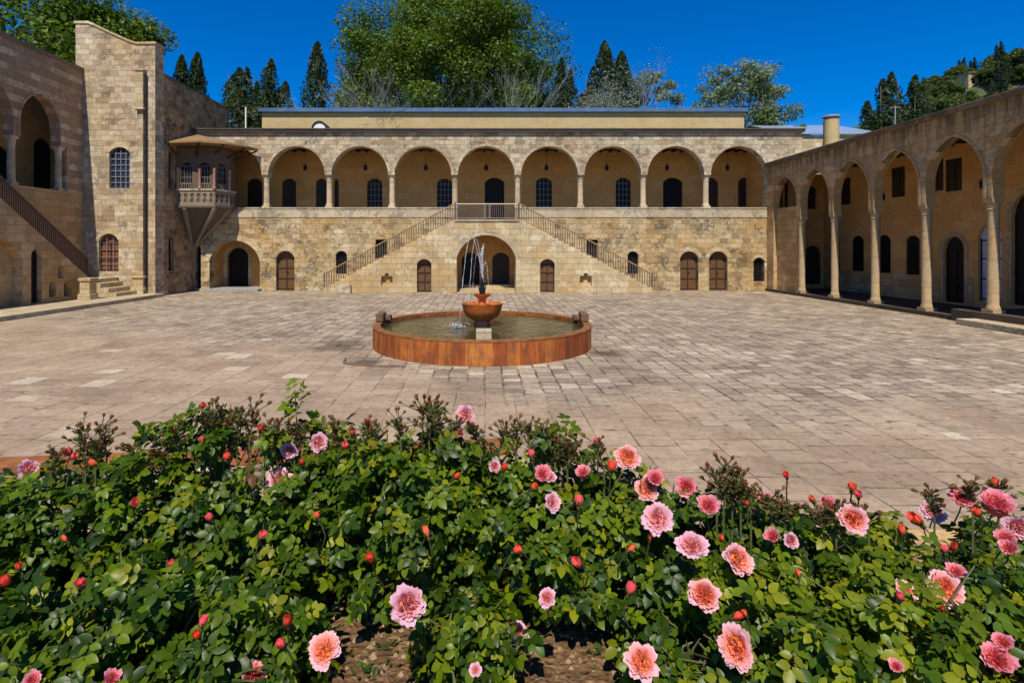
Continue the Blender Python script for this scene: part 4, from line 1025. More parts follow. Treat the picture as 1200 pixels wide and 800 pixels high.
# little drain channel stones beside the pool
p = MB(); pts_ = [(-3.3, 12.95), (-3.22, 12.5), (-2.9, 12.25), (-2.4, 12.15), (-1.75, 12.12)]
p.tube([(x, y, .01) for x, y in pts_], .03, 6); tag(p.build('drain_channel', M['rustdark']), 'thin curved dark drain channel in the paving at the left of the pool', 'drain')

# ------------------------------------------------------------------ trees
def tri_mesh(name, verts, tris, mat, parent, tint=None, quads=False, smooth=False):
    base = np.array(WL[parent.name]) if parent is not None else np.zeros(3)
    me = bpy.data.meshes.new(name); k = 4 if quads else 3
    me.vertices.add(len(verts)); me.vertices.foreach_set('co', (verts-base).astype(np.float32).ravel())
    nf = len(tris); me.loops.add(nf*k); me.loops.foreach_set('vertex_index', tris.astype(np.int32).ravel())
    me.polygons.add(nf); me.polygons.foreach_set('loop_start', np.arange(nf, dtype=np.int32)*k)
    try: me.polygons.foreach_set('loop_total', np.full(nf, k, np.int32))
    except Exception: pass
    me.update(calc_edges=True); me.validate()
    if tint is not None:
        at = me.attributes.new('tint', 'FLOAT_COLOR', 'POINT'); at.data.foreach_set('color', np.concatenate([tint, np.ones((len(tint), 1))], 1).astype(np.float32).ravel())
    if smooth: me.polygons.foreach_set('use_smooth', np.ones(nf, bool))
    me.materials.append(mat)
    return link(name, me, parent)
def unit(a): return a/np.maximum(1e-9, np.linalg.norm(a, axis=-1, keepdims=True))
def leafcloud(name, pts, nrm, size, parent, c0, c1, rng, aspect=.6, axis=None):
    n = len(pts); nrm = unit(nrm)
    ax = rng.normal(size=(n, 3)) if axis is None else axis
    ax = unit(ax-nrm*np.sum(ax*nrm, 1, keepdims=True)); sd = np.cross(nrm, ax)
    L = size*rng.uniform(.6, 1.3, (n, 1)); Wd = L*aspect
    bend = nrm*L*.18
    v = np.stack([pts-ax*L*.5, pts+sd*Wd*.5+bend*0, pts+ax*L*.5-bend, pts-sd*Wd*.5], 1).reshape(-1, 3)
    q = (np.arange(n)[:, None]*4+np.array([0, 1, 2, 3])[None]).astype(np.int32)
    t = rng.uniform(0, 1, (n, 1)); col = np.array(c0)*(1-t)+np.array(c1)*t
    return tri_mesh(name, v, q, M['leaf'], parent, np.repeat(col, 4, 0), quads=True)
def limb(mb, a, b, r0, r1, rnd, n=5, wob=.12):
    a, b = Vector(a), Vector(b); L = (b-a).length; P = []
    for i in range(n+1):
        t = i/n; q = a.lerp(b, t); 
        if 0 < i < n: q += Vector((rnd.uniform(-1, 1), rnd.uniform(-1, 1), rnd.uniform(-.3, .6)))*L*wob*.5
        P.append(q)
    mb.tube(P, [r0+(r1-r0)*i/n for i in range(n+1)], 6, cap=False); return P
def broadleaf(loc, H, cr, cz, crz, ncl, per, leaf, c0, c1, seed, label, group='trees behind the palace', name='broadleaf_tree', trunk_r=.45, clr=.2, holes=0.0, bark='bark', cat='tree', wisp=0):
    rng = np.random.default_rng(seed); rnd = random.Random(seed); x, y, z = loc
    t = thing(name, loc, label, cat, group)
    tr = MB(); top = Vector((x, y, z+cz)); base = Vector((x, y, z-.4))
    limb(tr, base, top, trunk_r, trunk_r*.45, rnd, 6, .05)
    cl = []
    for i in range(ncl):
        dv = unit(rng.normal(size=3)); 
        if dv[2] < -.55: dv[2] *= -.6
        rr = rng.uniform(.45, 1)**.6
        c = np.array([x+dv[0]*cr*rr, y+dv[1]*cr*rr, z+cz+dv[2]*crz*rr]); cl.append(c)
    cl = np.array(cl)
    for i, c in enumerate(cl):
        st_ = Vector((x, y, z+cz*rnd.uniform(.45, 1.0)))
        if i % 2 == 0 or wisp: 
            P = limb(tr, st_, c, trunk_r*.32, trunk_r*.04, rnd, 4, .15)
            for w_ in range(wisp):
                q = P[rnd.randrange(2, 5)]; e = q+Vector((rnd.gauss(0, 1), rnd.gauss(0, 1), abs(rnd.gauss(.5, .6))))*cr*.22
                limb(tr, q, e, trunk_r*.08, trunk_r*.02, rnd, 3, .2)
    tr.build('trunk', M[bark], t, smooth=True, fixn=False)
    pts = []; nr = []
    for c in cl:
        rad = cr*clr*rng.uniform(.6, 1.3); m = int(per*rng.uniform(.6, 1.3))
        dv = unit(rng.normal(size=(m, 3))); rr = rng.uniform(0, 1, (m, 1))**.45
        pp = c+dv*rr*rad*np.array([1.1, 1.1, .75]); pts.append(pp); nr.append(dv*.6+np.array([0, 0, .7])+rng.normal(size=(m, 3))*.6)
    leafcloud('crown', np.concatenate(pts), np.concatenate(nr), leaf, t, c0, c1, rng)
    return t
def conifer(loc, H, r, n, leaf, c0, c1, seed, label, group, name='cypress_tree', prof='spire', trunk_r=.2, hv=.25):
    rng = np.random.default_rng(seed); x, y, z = loc
    t = thing(name, loc, label, 'tree', group)
    tr = MB(); tr.tube([(x, y, z-.3), (x, y, z+H*.5), (x, y, z+H*.96)], [trunk_r, trunk_r*.6, .03], 7)
    tr.build('trunk', M['bark'], t, smooth=True)
    h = 1-(1-.04)*rng.uniform(0, 1, n)**1.35
    if prof == 'spire': rad = r*(np.minimum(1, (1-h)/(hv*.75))**.6+.02)*np.minimum(1, h*6+.4)
    else: rad = r*(np.minimum(1.25, (1-h)/hv)**.75+.03)*np.minimum(1, h*5+.3)
    a = rng.uniform(0, 2*np.pi, n)
    ns_ = 1 if prof == 'spire' else 4
    kk = rng.integers(0, ns_, n); ang_ = rng.uniform(0, 6.28)+np.arange(ns_)*6.28/max(1, ns_)+rng.uniform(-.4, .4, ns_)
    sub_h = np.where(np.arange(ns_) == 0, 1.0, rng.uniform(.74, .95, ns_)); sub_o = 0 if ns_ == 1 else rng.uniform(.30, .55, ns_)*r
    lump = 1+.22*np.sin(a*3+h*23+seed)+.18*np.sin(a*5-h*41)+.1*np.sin(a*9+h*67)
    lean = rng.normal(size=2)*r*.25
    if prof != 'spire': lump *= (1+.22*np.sin(h*38+a*1.0))*.72
    rr = rad*lump*np.sqrt(rng.uniform(.25, 1.05, n))
    ox = (np.cos(ang_)*sub_o)[kk]+lean[0]*(h-.8)*3; oy = (np.sin(ang_)*sub_o)[kk]+lean[1]*(h-.8)*3
    pts = np.stack([x+ox+rr*np.cos(a), y+oy+rr*np.sin(a), z+h*H*sub_h[kk]], 1)
    out = np.stack([np.cos(a), np.sin(a), np.zeros(n)], 1)
    axis = out*.5+np.array([0, 0, 1.0 if prof == 'spire' else .25])+rng.normal(size=(n, 3))*.3
    leafcloud('crown', pts, out*.8+rng.normal(size=(n, 3))*.6, leaf, t, c0, c1, rng, .45, axis)
    return t
def baretree(loc, H, spread, seed, label, group, leafy=0, c0=(.10, .10, .04), c1=(.17, .17, .08), depth=5, r0=.2):
    rnd = random.Random(seed); rng = np.random.default_rng(seed); x, y, z = loc
    t = thing('bare_tree', loc, label, 'tree', group); mb = MB(); tips = []
    def grow(p, d_, L, r, k):
        q = p+d_*L; m = p.lerp(q, .5)+Vector((rnd.gauss(0, 1), rnd.gauss(0, 1), rnd.gauss(0, 1)))*L*.06
        mb.tube([p, m, q], [r, r*.82, r*.66], 5 if r > .04 else 3, cap=False)
        if k == 0: tips.append(q); return
        for i in range(3 if k < depth else 4):
            nd = (d_+Vector((rnd.gauss(0, spread), rnd.gauss(0, spread), rnd.gauss(.08, spread*.6)))).normalized()
            grow(q if i else m.lerp(q, .6), nd, L*rnd.uniform(.62, .85), r*.6, k-1)
    grow(Vector((x, y, z-.2)), Vector((0, 0, 1)), H*.3, r0, depth)
    mb.build('trunk', M['barkgrey'], t, fixn=False)
    if leafy:
        tp = np.array([tuple(q) for q in tips]); idx = rng.integers(0, len(tp), leafy)
        pts = tp[idx]+rng.normal(size=(leafy, 3))*H*.022
        leafcloud('crown', pts, rng.normal(size=(leafy, 3))+np.array([0, 0, .5]), .17, t, c0, c1, rng)
    return t
GB = 'trees behind the palace'
def at(px, py, Y): return XP(px, Y), ZP(py, Y)
# great plane tree behind the hall
YG = 52; x, z = at(530, 75, YG)
broadleaf((x, YG, 0), 26, 10.3, 17.6, 9.3, 140, 1000, .29, (.032, .078, .006), (.145, .21, .014), 11, 'huge spreading bright green tree behind the middle of the wing', GB, 'plane_tree', .8, .21)
x, z = at(645, 90, YG); 
broadleaf((XP(610, 50), 50, 0), 15, 3.8, 11.2, 3.6, 26, 330, .32, (.045, .085, .012), (.14, .20, .025), 14, 'rounded light green tree at the right foot of the huge tree', GB, 'plane_tree', .35, .3)
# over the left wing
broadleaf((-33, 38, 0), 24, 8.2, 17.3, 5.6, 60, 400, .34, (.036, .085, .006), (.16, .23, .014), 21, 'wide green tree rising above the banded wing at the left', GB, 'plane_tree', .6, .24)
broadleaf((-29, 41, 0), 24, 4.3, 17.6, 3.4, 30, 420, .3, (.036, .085, .006), (.15, .22, .014), 22, 'smaller green tree crown beside the tower top', GB, 'plane_tree', .4, .28)
dk0, dk1 = (.014, .032, .010), (.05, .085, .024)
GCY = 'dark cypresses and conifers behind the palace'
def cyp(px, ytop, Y, wpx, seed, label, prof='spire', n=9000, leaf=.32, c=(dk0, dk1), name='cypress_tree'):
    x = XP(px, Y); H = ZP(ytop, Y); r = wpx/2*Y/FPX
    conifer((x, Y, 0), H, r, n, leaf, c[0], c[1], seed, label, GCY, name, prof, hv=max(.15, min(.5, (127-ytop)*Y/FPX/H)))
cyp(214, 66, 46, 20, 31, 'left of two thin dark cypresses just behind the tower')
cyp(229, 63, 47, 22, 32, 'right of two thin dark cypresses just behind the tower')
cyp(268, 76, 45, 48, 33, 'broad dark conifer between the tower and the ochre hall', 'cone', 12000, .34, name='conifer_tree')
cyp(297, 80, 47, 30, 34, 'narrow conifer squeezed between two broad conifers near the tower', 'cone', 8000, .32, name='conifer_tree')
cyp(319, 73, 46, 46, 35, 'tall dark conifer at the left end of the ochre hall', 'cone', 12000, .34, name='conifer_tree')
cyp(284, 108, 44, 50, 36, 'low olive-green conifer in front of the dark conifers beside the tower', 'cone', 9000, .3, ((.03, .045, .012), (.07, .09, .022)), name='conifer_tree')
cyp(370, 50, 46, 28, 37, 'single slender dark cypress left of the huge tree', 'spire', 9000, .3)
cyp(663, 68, 47, 34, 38, 'dark conifer at the right edge of the huge green tree', 'cone', 9000, .32, name='conifer_tree')
cyp(687, 78, 48, 30, 39, 'short dark conifer between the huge tree and the tall cypress', 'cone', 8000, .32, name='conifer_tree')
cyp(711, 49, 47, 30, 40, 'tallest dark cypress at the right of the huge tree', 'spire', 9000)
cyp(729, 62, 48, 28, 41, 'dark cypress touching the grey bare tree', 'spire', 9000)
baretree((XP(345, 44), 44, 0), 13.5, .34, 51, 'thin bare tree in front of the slender cypress', GB, 260, depth=5, r0=.13)
baretree((XP(455, 43), 43, 0), 17, .36, 52, 'pale leafless tree before the left half of the huge tree', GB, 350, depth=6, r0=.12)
baretree((XP(565, 43.5), 43.5, 0), 17, .36, 53, 'pale leafless tree before the right half of the huge tree', GB, 350, depth=6, r0=.12)
broadleaf((XP(760, 47), 47, 0), 16, 2.6, 13.6, 4.2, 34, 260, .24, (.12, .16, .12), (.24, .29, .21), 58, 'silvery fine-leaved tree just right of the tallest cypress', GB, 'broadleaf_tree', .2, .27, bark='barkgrey', wisp=3)
baretree((XP(748, 46), 46, 0), 16.6, .30, 54, 'grey twiggy tree with sparse leaves in front of the silvery tree', GB, 7000, (.13, .16, .13), (.25, .28, .22), 6, .13)
broadleaf((XP(868, 45), 45, 0), 17, 3.5, 13.8, 4.2, 44, 190, .26, (.11, .15, .07), (.26, .30, .16), 55, 'loose grey-green tree with see-through crown behind the roof end', GB, 'broadleaf_tree', .2, .26, bark='barkgrey', wisp=2)
broadleaf((XP(905, 44), 44, 0), 13, 3.2, 10.4, 3.6, 34, 260, .26, (.06, .10, .02), (.17, .21, .06), 57, 'small bright green tree right of the loose grey-green tree', GB, 'broadleaf_tree', .2, .28, wisp=1)
GH = 'dark conifers behind the colonnade wing'
for i, (px, yt_, Y, w_, lb) in enumerate(((1032, 92, 46, 44, 'leftmost dark conifer above the colonnade roof'), (1052, 84, 47, 44, 'tallest dark conifer above the colonnade roof'), (1072, 88, 46, 42, 'right-hand dark conifer of the clump above the colonnade roof'))):
    x = XP(px, Y); conifer((x, Y, 0), ZP(yt_, Y), w_/2*Y/FPX, 13000, .33, dk0, (.045, .08, .024), 60+i, lb, GH, 'conifer_tree', 'cone', hv=.24)
# trees on the far hill: one of each kind, then copies
def copy_tree(o, loc, s, rz, label, group):
    t = o.copy(); COL.objects.link(t); t.location = loc; t.scale = (s, s, s); t.rotation_euler = (0, 0, rz); t['label'] = label; t['group'] = group
    for c in o.children:
        k = c.copy(); COL.objects.link(k); k.parent = t
    return t
GHL = 'trees on the far hillside'
rnd = random.Random(4)
xh, yh = XP(1108, 118), 118
h0 = broadleaf((xh, yh, hill_z(xh, yh)-1), 8, 3.8, 5.2, 3.4, 26, 260, .55, (.035, .065, .014), (.11, .16, .03), 71, 'rounded green tree on the hillside beside the pale house', GHL, 'broadleaf_tree', .3, .4)
xh, yh = XP(1128, 112), 112
h1 = conifer((xh, yh, hill_z(xh, yh)-1), 10, 2.0, 3000, .5, dk0, (.03, .055, .02), 72, 'dark conifer on the hillside left of the pale house', GHL, 'conifer_tree', 'cone', hv=.8)
spots = []
for i in range(170):
    px = rnd.uniform(1075, 1235); Y = rnd.uniform(98, 170); spots.append((px, Y))
for i, (px, Y) in enumerate(spots):
    x = XP(px, Y); src = h0 if rnd.random() < .6 else h1
    if abs(px-1148) < 13 and 112 < Y < 140: continue
    copy_tree(src, (x, Y, hill_z(x, Y)-1), rnd.uniform(.45, .78), rnd.uniform(0, 6), 'rounded green tree in the wood on the far hillside' if src is h0 else 'dark pointed conifer in the wood on the far hillside', GHL)
Yh = 128; xh = XP(1146, Yh); zh = hill_z(xh, Yh)
hb = thing('hillside_house', (xh, Yh, zh), 'small pale flat-roofed house among trees on the hill', 'house')
p = MB(); WHs = Wall('S', Yh); hz = ZP(86, Yh)
wi = [opening(xh-1.5+i*1.7, xh-.6+i*1.7, hz-2.4, hz-1.1, 0) for i in range(2)]
WHs.slab(p, [(xh-2.2, zh-4), (xh+3, zh-4), (xh+3, hz), (xh-2.2, hz)], wi, 0, .4); p.build('wall', M['pale'], hb)
for w_ in wi:
    q = MB(); WHs.slab(q, w_, [], .2, .25); q.build('window', M['glass'], hb)
p = MB(); p.box(xh-2.2, xh+3, Yh+.41, Yh+5, zh-4, hz-.01); p.build('rear_block', M['pale'], hb)
p = MB(); p.box(xh-2.4, xh+3.2, Yh-.3, Yh+5.3, hz+.01, hz+.3); p.build('roof', M['coping'], hb)

# ------------------------------------------------------------------ rose bed
def leaflet():
    v = np.array([(0, 0, 0), (0, .35, -.035), (0, .72, -.05), (0, 1.02, -.14), (-.27, .27, .03), (-.28, .60, .01), (.27, .27, .03), (.28, .60, .01), (-.14, .87, -.06), (.14, .87, -.06)])
    t = [(0, 1, 4), (4, 1, 2), (4, 2, 5), (5, 2, 8), (8, 2, 3), (0, 6, 1), (6, 2, 1), (6, 7, 2), (7, 9, 2), (9, 3, 2)]
    return v, np.array(t)
LV, LT = leaflet()
def compound(rng, seven=False):
    vs = []; ts = []; o = 0
    spec = [(0, .58, 0, .48), (-1, .50, 62, .40), (1, .50, -62, .40), (-1, .22, 70, .33), (1, .22, -70, .33)]
    for (sd, y0, ang, ln) in spec:
        a = R(ang); c, s = math.cos(a), math.sin(a)
        v = LV*ln*np.array([1.15, 1, 1.3]); v = np.stack([v[:, 0]*c-v[:, 1]*s, v[:, 0]*s+v[:, 1]*c, v[:, 2]], 1)+np.array([sd*.015, y0, -abs(sd)*.0])
        roll = rng.uniform(-.25, .25); v[:, 2] += v[:, 0]*roll
        vs.append(v); ts.append(LT+o); o += len(v)
    return np.concatenate(vs), np.concatenate(ts)
CT = [compound(np.random.default_rng(i)) for i in range(4)]
CANOPY_BLOOMS = []      # (position, facing) of flowers: leaves do not grow right in front of them
def rose_bush(cx, cy_, rx, ry, h, ncomp, seed, label, tone=0.0, lean=(0, 0), lift=.06, ymin=-9):
    rng = np.random.default_rng(seed); rnd = random.Random(seed)
    zb_ = soil_z(cx, cy_)
    t = thing('rose_bush', (cx, cy_, zb_), label, 'rose bush', 'rose bushes in the flower bed')
    nt_ = max(12, int(ncomp/13)); per = 13; n = nt_*per
    td = unit(rng.normal(size=(nt_, 3))+np.array([0, -.25, .35])); td[:, 2] = np.abs(td[:, 2])
    lump = np.array([1+.30*noise.noise((d_[0]*2.4+seed, d_[1]*2.4, d_[2]*2.4)) for d_ in td])[:, None]*rng.uniform(.72, 1.06, (nt_, 1))
    spread = np.array([rx, ry, h-lift*.8]); org = np.array([cx, cy_, zb_+lift])
    tips = org+td*lump*spread
    tips[:, 1] = np.where(tips[:, 1] < ymin, 2*ymin-tips[:, 1], tips[:, 1])
    tt = rng.uniform(0, 1, (nt_, per, 1))**.7
    start = tips-unit(td*np.array([1, 1, .6])+np.array([0, 0, .8]))[:]*rng.uniform(.14, .26, (nt_, 1))
    pts = (start[:, None]*(1-tt)+tips[:, None]*tt)
    side = rng.normal(size=(nt_, per, 3))*np.array([1, 1, .5]); side = unit(side+td[:, None]*.5)
    pts = (pts+side*.038).reshape(-1, 3); dv = unit(side+.35*td[:, None]).reshape(-1, 3); 
    tdr = np.repeat(td, per, 0)
    nrm = unit(tdr*.45+np.array([-.05, -.30, .70])+rng.normal(size=(n, 3))*.48)
    pts[:, 2] = np.maximum(pts[:, 2], zb_+.02)
    # no leaf grows inside or just in front of a flower
    keep = np.ones(n, bool)
    for (bp, bn, br) in CANOPY_BLOOMS:
        q = pts-np.array(bp); al = q@np.array(bn); pe = np.linalg.norm(q-al[:, None]*np.array(bn), axis=1)
        keep &= ~((al > -.02) & (al < .45) & (pe < br*1.12))
    pts, nrm, dv = pts[keep], nrm[keep], dv[keep]; n = len(pts)
    ax = dv*np.array([1, 1, .4])+rng.normal(size=(n, 3))*.3+np.array([0, 0, -.2]); ax = unit(ax-nrm*np.sum(ax*nrm, 1, keepdims=True)); sd = np.cross(ax, nrm)
    size = rng.uniform(.058, .108, n)
    V = []; T = []; C = []; o = 0
    base = np.array([(.022, .052, .003), (.055, .102, .003), (.11, .16, .004), (.20, .215, .006), (.12, .05, .014)])
    for k in range(4):
        sel = np.where(np.arange(n) % 4 == k)[0]
        tv, tt = CT[k]; m = len(sel)
        P = pts[sel][:, None, :]+(sd[sel][:, None, :]*tv[None, :, 0:1]+ax[sel][:, None, :]*(tv[None, :, 1:2]-.5)+nrm[sel][:, None, :]*tv[None, :, 2:3])*size[sel][:, None, None]
        V.append(P.reshape(-1, 3)); T.append((tt[None]+np.arange(m)[:, None, None]*len(tv)+o).reshape(-1, 3)); o += m*len(tv)
        pr = np.array([.24, .37, .26, .125, .0008]); pr = pr+np.array([-.10, -.12, .04, .18, 0])*tone; pr = np.clip(pr, .0008, 1); pr /= pr.sum()
        ci = rng.choice(5, size=m, p=pr); cc_ = base[ci]*rng.uniform(.75, 1.25, (m, 1))
        nl_ = len(tv)//5; c5 = np.repeat(np.repeat(cc_[:, None, :], 5, 1)*rng.uniform(.85, 1.15, (m, 5, 1)), nl_, 1)
        C.append(c5.reshape(-1, 3))
    tri_mesh('foliage', np.concatenate(V), np.concatenate(T), M['roseleaf'], t, np.concatenate(C), smooth=True)
    cn = MB()
    for i in range(nt_):
        e = Vector(tips[i]); s_ = Vector((cx+rnd.gauss(0, .05), cy_+rnd.gauss(0, .05), zb_-.03)); m_ = s_.lerp(e, .55)+Vector((0, 0, .06))+Vector((rnd.gauss(0, .02), rnd.gauss(0, .02), 0))
        cn.tube([s_, m_, e], [.006, .004, .002], 5, cap=False)
    cn.build('canes', M['cane'], t, fixn=False, smooth=True)
    return t
def petal(L, Wd, th0, th1, az, rb, curl, rng, nu=4, nv=5, ruf=.04):
    """cupped petal; th = angle from the flower axis at base and tip"""
    pts = []
    wob = rng.uniform(-.12, .12); ph = rng.uniform(0, 6)
    for j in range(nv+1):
        v = j/nv
        r = rb; z = 0; m = 12
        for s_ in range(int(v*m)):
            th = th0+(th1-th0)*(s_/m)**1.2+(curl*max(0, s_/m-.7)/.3); r += L/m*math.sin(th); z += L/m*math.cos(th)
        w = Wd*math.sin(math.pi*min(.90, .18+.62*v**.8))*(1 if v < .99 else .86)
        for i in range(nu+1):
            u = -1+2*i/nu
            da = u*w/max(.35*L, r+.25*L)
            rr = r*(1+.0*u)+ruf*L*math.sin(4.2*u+ph)*v; zz = z+.10*L*u*u*v*(1 if th1 < 1.2 else .5)+.06*L*math.sin(5*u+ph*1.7)*v*v
            a = az+da+wob*v
            pts.append((rr*math.cos(a), rr*math.sin(a), zz))
    fs = [(j*(nu+1)+i, j*(nu+1)+i+1, (j+1)*(nu+1)+i+1, (j+1)*(nu+1)+i) for j in range(nv) for i in range(nu)]
    return pts, fs
def bloom_mesh(seed, openness=1.0, hot=.5):
    """a many-petalled rose of radius about 1"""
    rng = np.random.default_rng(seed); V = []; F = []; C = []
    pal_in = np.array([(.96, .25, .03), (.97, .31, .05), (.94, .21, .05)])[seed % 3]; pal_mid = np.array([.92, .29, .15]); pal_out = np.array([.84, .48, .52])
    if hot < .3: pal_in = np.array([.88, .27, .20]); pal_mid = np.array([.85, .38, .40]); pal_out = np.array([.82, .50, .58])
    if hot > .8: pal_in = np.array([.85, .10, .06]); pal_mid = np.array([.86, .16, .14]); pal_out = np.array([.82, .34, .40])
    rings = [(4, .50, .0, .22, .02, .2), (5, .52, .0, .30, .10, .3), (7, .52, .05, .38, .19, .3), (9, .52, .1, .46, .29, .35), (10, .50, .18, .6, .39, .4), (10, .52, .36, .9, .46, .45), (9, .58, .65, 1.18, .46, .5), (8, .66, .95, 1.42, .44, .45), (7, .74, 1.2, 1.62, .42, .3)]
    tones = [0, .04, .1, .18, .32, .55, .8, .95, 1]
    lob = rng.uniform(0, 6.28)
    for k, (n, L, t0, t1, rb, curl) in enumerate(rings):
        f = tones[k]; op = openness
        for i in range(n):
            az = 2*math.pi*i/n+k*.7+rng.uniform(-.35, .35)
            q_ = 1+.14*math.cos(4*(az-lob)) if k < 5 else rng.uniform(.88, 1.1)
            pts, fs = petal(L*rng.uniform(.84, 1.12), L*(.36 if k < 5 else .72), t0*op, t1*op+rng.uniform(-.25, .25), az, rb*(.95 if op > .7 else .55)*q_, curl*op, rng, ruf=.16 if k < 5 else .07)
            o = len(V); V += pts; F += [tuple(q+o for q in x_) for x_ in fs]
            cb = pal_in*(1-f*2)+pal_mid*f*2 if f < .5 else pal_mid*(2-f*2)+pal_out*(f*2-1)
            edge = pal_mid*.35+pal_out*.65
            for j in range(6):
                v = j/5; c = cb*(1-.55*v**3)+edge*(.55*v**3) if k < 6 else cb*(.82+.18*v)
                C += [c*rng.uniform(.93, 1.06)]*5
    # closed heart under the inner petals
    o = len(V); m = 14; q_ = [(.02, .22), (.14, .22), (.27, .2), (.38, .17), (.46, .12), (.50, .0)]
    for (r_, z_) in q_:
        for i in range(m):
            w_ = 1+rng.uniform(-.10, .10); V.append((r_*w_*math.cos(6.283*i/m), r_*w_*math.sin(6.283*i/m), z_*(1+rng.uniform(-.06, .06)))); C.append(pal_in*rng.uniform(.7, 1.1))
    for j in range(len(q_)-1):
        for i in range(m): F.append((o+j*m+i, o+j*m+(i+1) % m, o+(j+1)*m+(i+1) % m, o+(j+1)*m+i))
    V = np.array(V); V[:, 2] -= .3
    me = bpy.data.meshes.new('rose_bloom'); me.from_pydata([tuple(p) for p in V], [], F)
    # green calyx below
    at_ = me.attributes.new('tint', 'FLOAT_COLOR', 'POINT'); C = np.array(C); at_.data.foreach_set('color', np.concatenate([C, np.ones((len(C), 1))], 1).astype(np.float32).ravel())
    me.polygons.foreach_set('use_smooth', [True]*len(me.polygons)); me.materials.append(M['petal']); me.update()
    return me
def bud_mesh(seed, green=False, op=.0):
    rng = np.random.default_rng(seed); V = []; F = []; C = []
    red = np.array([(.95, .12, .06), (.96, .18, .07), (.92, .14, .15)])[seed % 3]
    if green: red = np.array([.34, .12, .05])
    for k in range(8):
        az = k*2.4; pts, fs = petal(1.75, .75, .75-.04*k+op*.3, -.42+op*(.5+.06*k), az, .02, .25*op, rng)
        o = len(V); V += pts; F += [tuple(q+o for q in x_) for x_ in fs]; C += [red*rng.uniform(.8, 1.2) for _ in pts]
    for k in range(5):
        az = k*1.257+.3; pts, fs = petal(1.2 if not green else 1.7, .28, 1.2, -.05 if not green else -.35, az, .04, .0, rng, 2, 4)
        o = len(V); V += pts; F += [tuple(q+o for q in x_) for x_ in fs]; C += [np.array([.06, .09, .02]) if not green else np.array([.10, .10, .025])]*len(pts)
    # hip and stalk
    o = len(V); m = 6
    for (r, z) in ((.05, -2.6), (.06, -1.2), (.10, -.5), (.34, -.3), (.36, .05), (.2, .2)):
        for i in range(m): V.append((r*math.cos(6.283*i/m), r*math.sin(6.283*i/m), z)); C.append(np.array([.065, .085, .022]))
    for j in range(5):
        for i in range(m): F.append((o+j*m+i, o+j*m+(i+1) % m, o+(j+1)*m+(i+1) % m, o+(j+1)*m+i))
    me = bpy.data.meshes.new('rose_bud'); me.from_pydata([tuple(p) for p in V], [], F); C = np.array(C)
    at_ = me.attributes.new('tint', 'FLOAT_COLOR', 'POINT'); at_.data.foreach_set('color', np.concatenate([C, np.ones((len(C), 1))], 1).astype(np.float32).ravel())
    me.polygons.foreach_set('use_smooth', [True]*len(me.polygons)); me.materials.append(M['petal']); me.update()
    return me
def depth_at(y, x=0):
    Yd = 2.36-(y-490)*.0030
    return Yd
# flowers: image spot, width in image pixels, kind, sideways turn
FL = [(380, 760, 44, 'o', 0), (297, 792, 30, 'h', 0), (478, 708, 40, 'p', .1), (608, 741, 28, 'p', .5), (641, 700, 22, 'p', 0), (825, 696, 40, 'o', 0), (862, 758, 44, 'm', .2), (752, 774, 40, 'o', .1), (809, 774, 28, 'm', 0),
      (770, 607, 36, 'p', 0), (757, 572, 30, 'o', -.3), (811, 638, 36, 'p', -.4), (866, 655, 36, 'm', .6), (735, 535, 30, 'm', -.2), (830, 592, 28, 'h', 0), (804, 570, 24, 'h', 0), (327, 561, 28, 'p', -.2), (34, 550, 24, 'p', .3), (545, 486, 24, 'p', 0), (374, 518, 22, 'p', .4), (339, 528, 20, 'p', .3),
      (994, 762, 24, 'h', 0), (1108, 689, 36, 'm', .4), (1060, 665, 26, 'p', -.2), (1000, 608, 34, 'm', .1), (1168, 590, 36, 'h', .2), (1093, 599, 26, 'p', -.3), (1128, 583, 26, 'h', 0), (1193, 618, 28, 'p', .3), (1168, 772, 34, 'h', -.1), (1192, 768, 26, 'p', .3), (1178, 630, 20, 'h', 0), (1062, 690, 22, 'm', .3), (1120, 669, 22, 'h', 0),
      (2, 748, 26, 'p', .4), (38, 796, 20, 'h', 0), (131, 794, 20, 'h', 0), (648, 588, 22, 'p', .5), (636, 555, 22, 'h', .2), (683, 553, 18, 'h', 0), (645, 558, 16, 'p', 0), (768, 560, 22, 'h', .2), (928, 633, 20, 'p', .5), (905, 628, 18, 'h', 0), (897, 584, 18, 'h', 0), (970, 590, 20, 'h', 0), (1175, 752, 20, 'h', 0), (1182, 642, 18, 'h', 0), (1050, 780, 16, 'h', 0), (557, 784, 16, 'p', 0), (536, 507, 16, 'h', 0), (580, 546, 14, 'p', .4)]
BD = [(237, 478, 11), (239, 518, 11), (268, 540, 13), (84, 533, 12), (115, 546, 11), (82, 537, 9), (157, 594, 11), (249, 610, 12), (23, 668, 13), (11, 684, 13), (46, 686, 11), (96, 688, 11), (203, 663, 11), (80, 635, 10), (304, 632, 12), (374, 608, 11), (236, 737, 14), (233, 746, 12), (337, 734, 16), (333, 757, 15), (436, 658, 15), (305, 506, 10), (355, 544, 11), (412, 510, 11), (434, 498, 10), (401, 525, 9), (502, 630, 11), (601, 647, 11), (682, 662, 13), (735, 646, 13), (736, 697, 13), (678, 594, 14), (716, 554, 12), (761, 634, 11), (858, 724, 13), (875, 722, 10), (848, 634, 9), (954, 590, 10), (998, 576, 11), (1006, 583, 10), (1080, 615, 13), (1162, 571, 10), (1172, 604, 12), (1108, 648, 12), (1104, 715, 10), (1052, 703, 12), (624, 537, 10), (648, 518, 10), (532, 560, 9), (622, 573, 9), (590, 552, 8), (1058, 628, 14), (1118, 645, 11), (1148, 605, 10), (700, 520, 8), (936, 676, 9), (922, 560, 9), (876, 592, 9)]
FL = [(x, y, s, k, a) for (x, y, s, k, a) in FL]
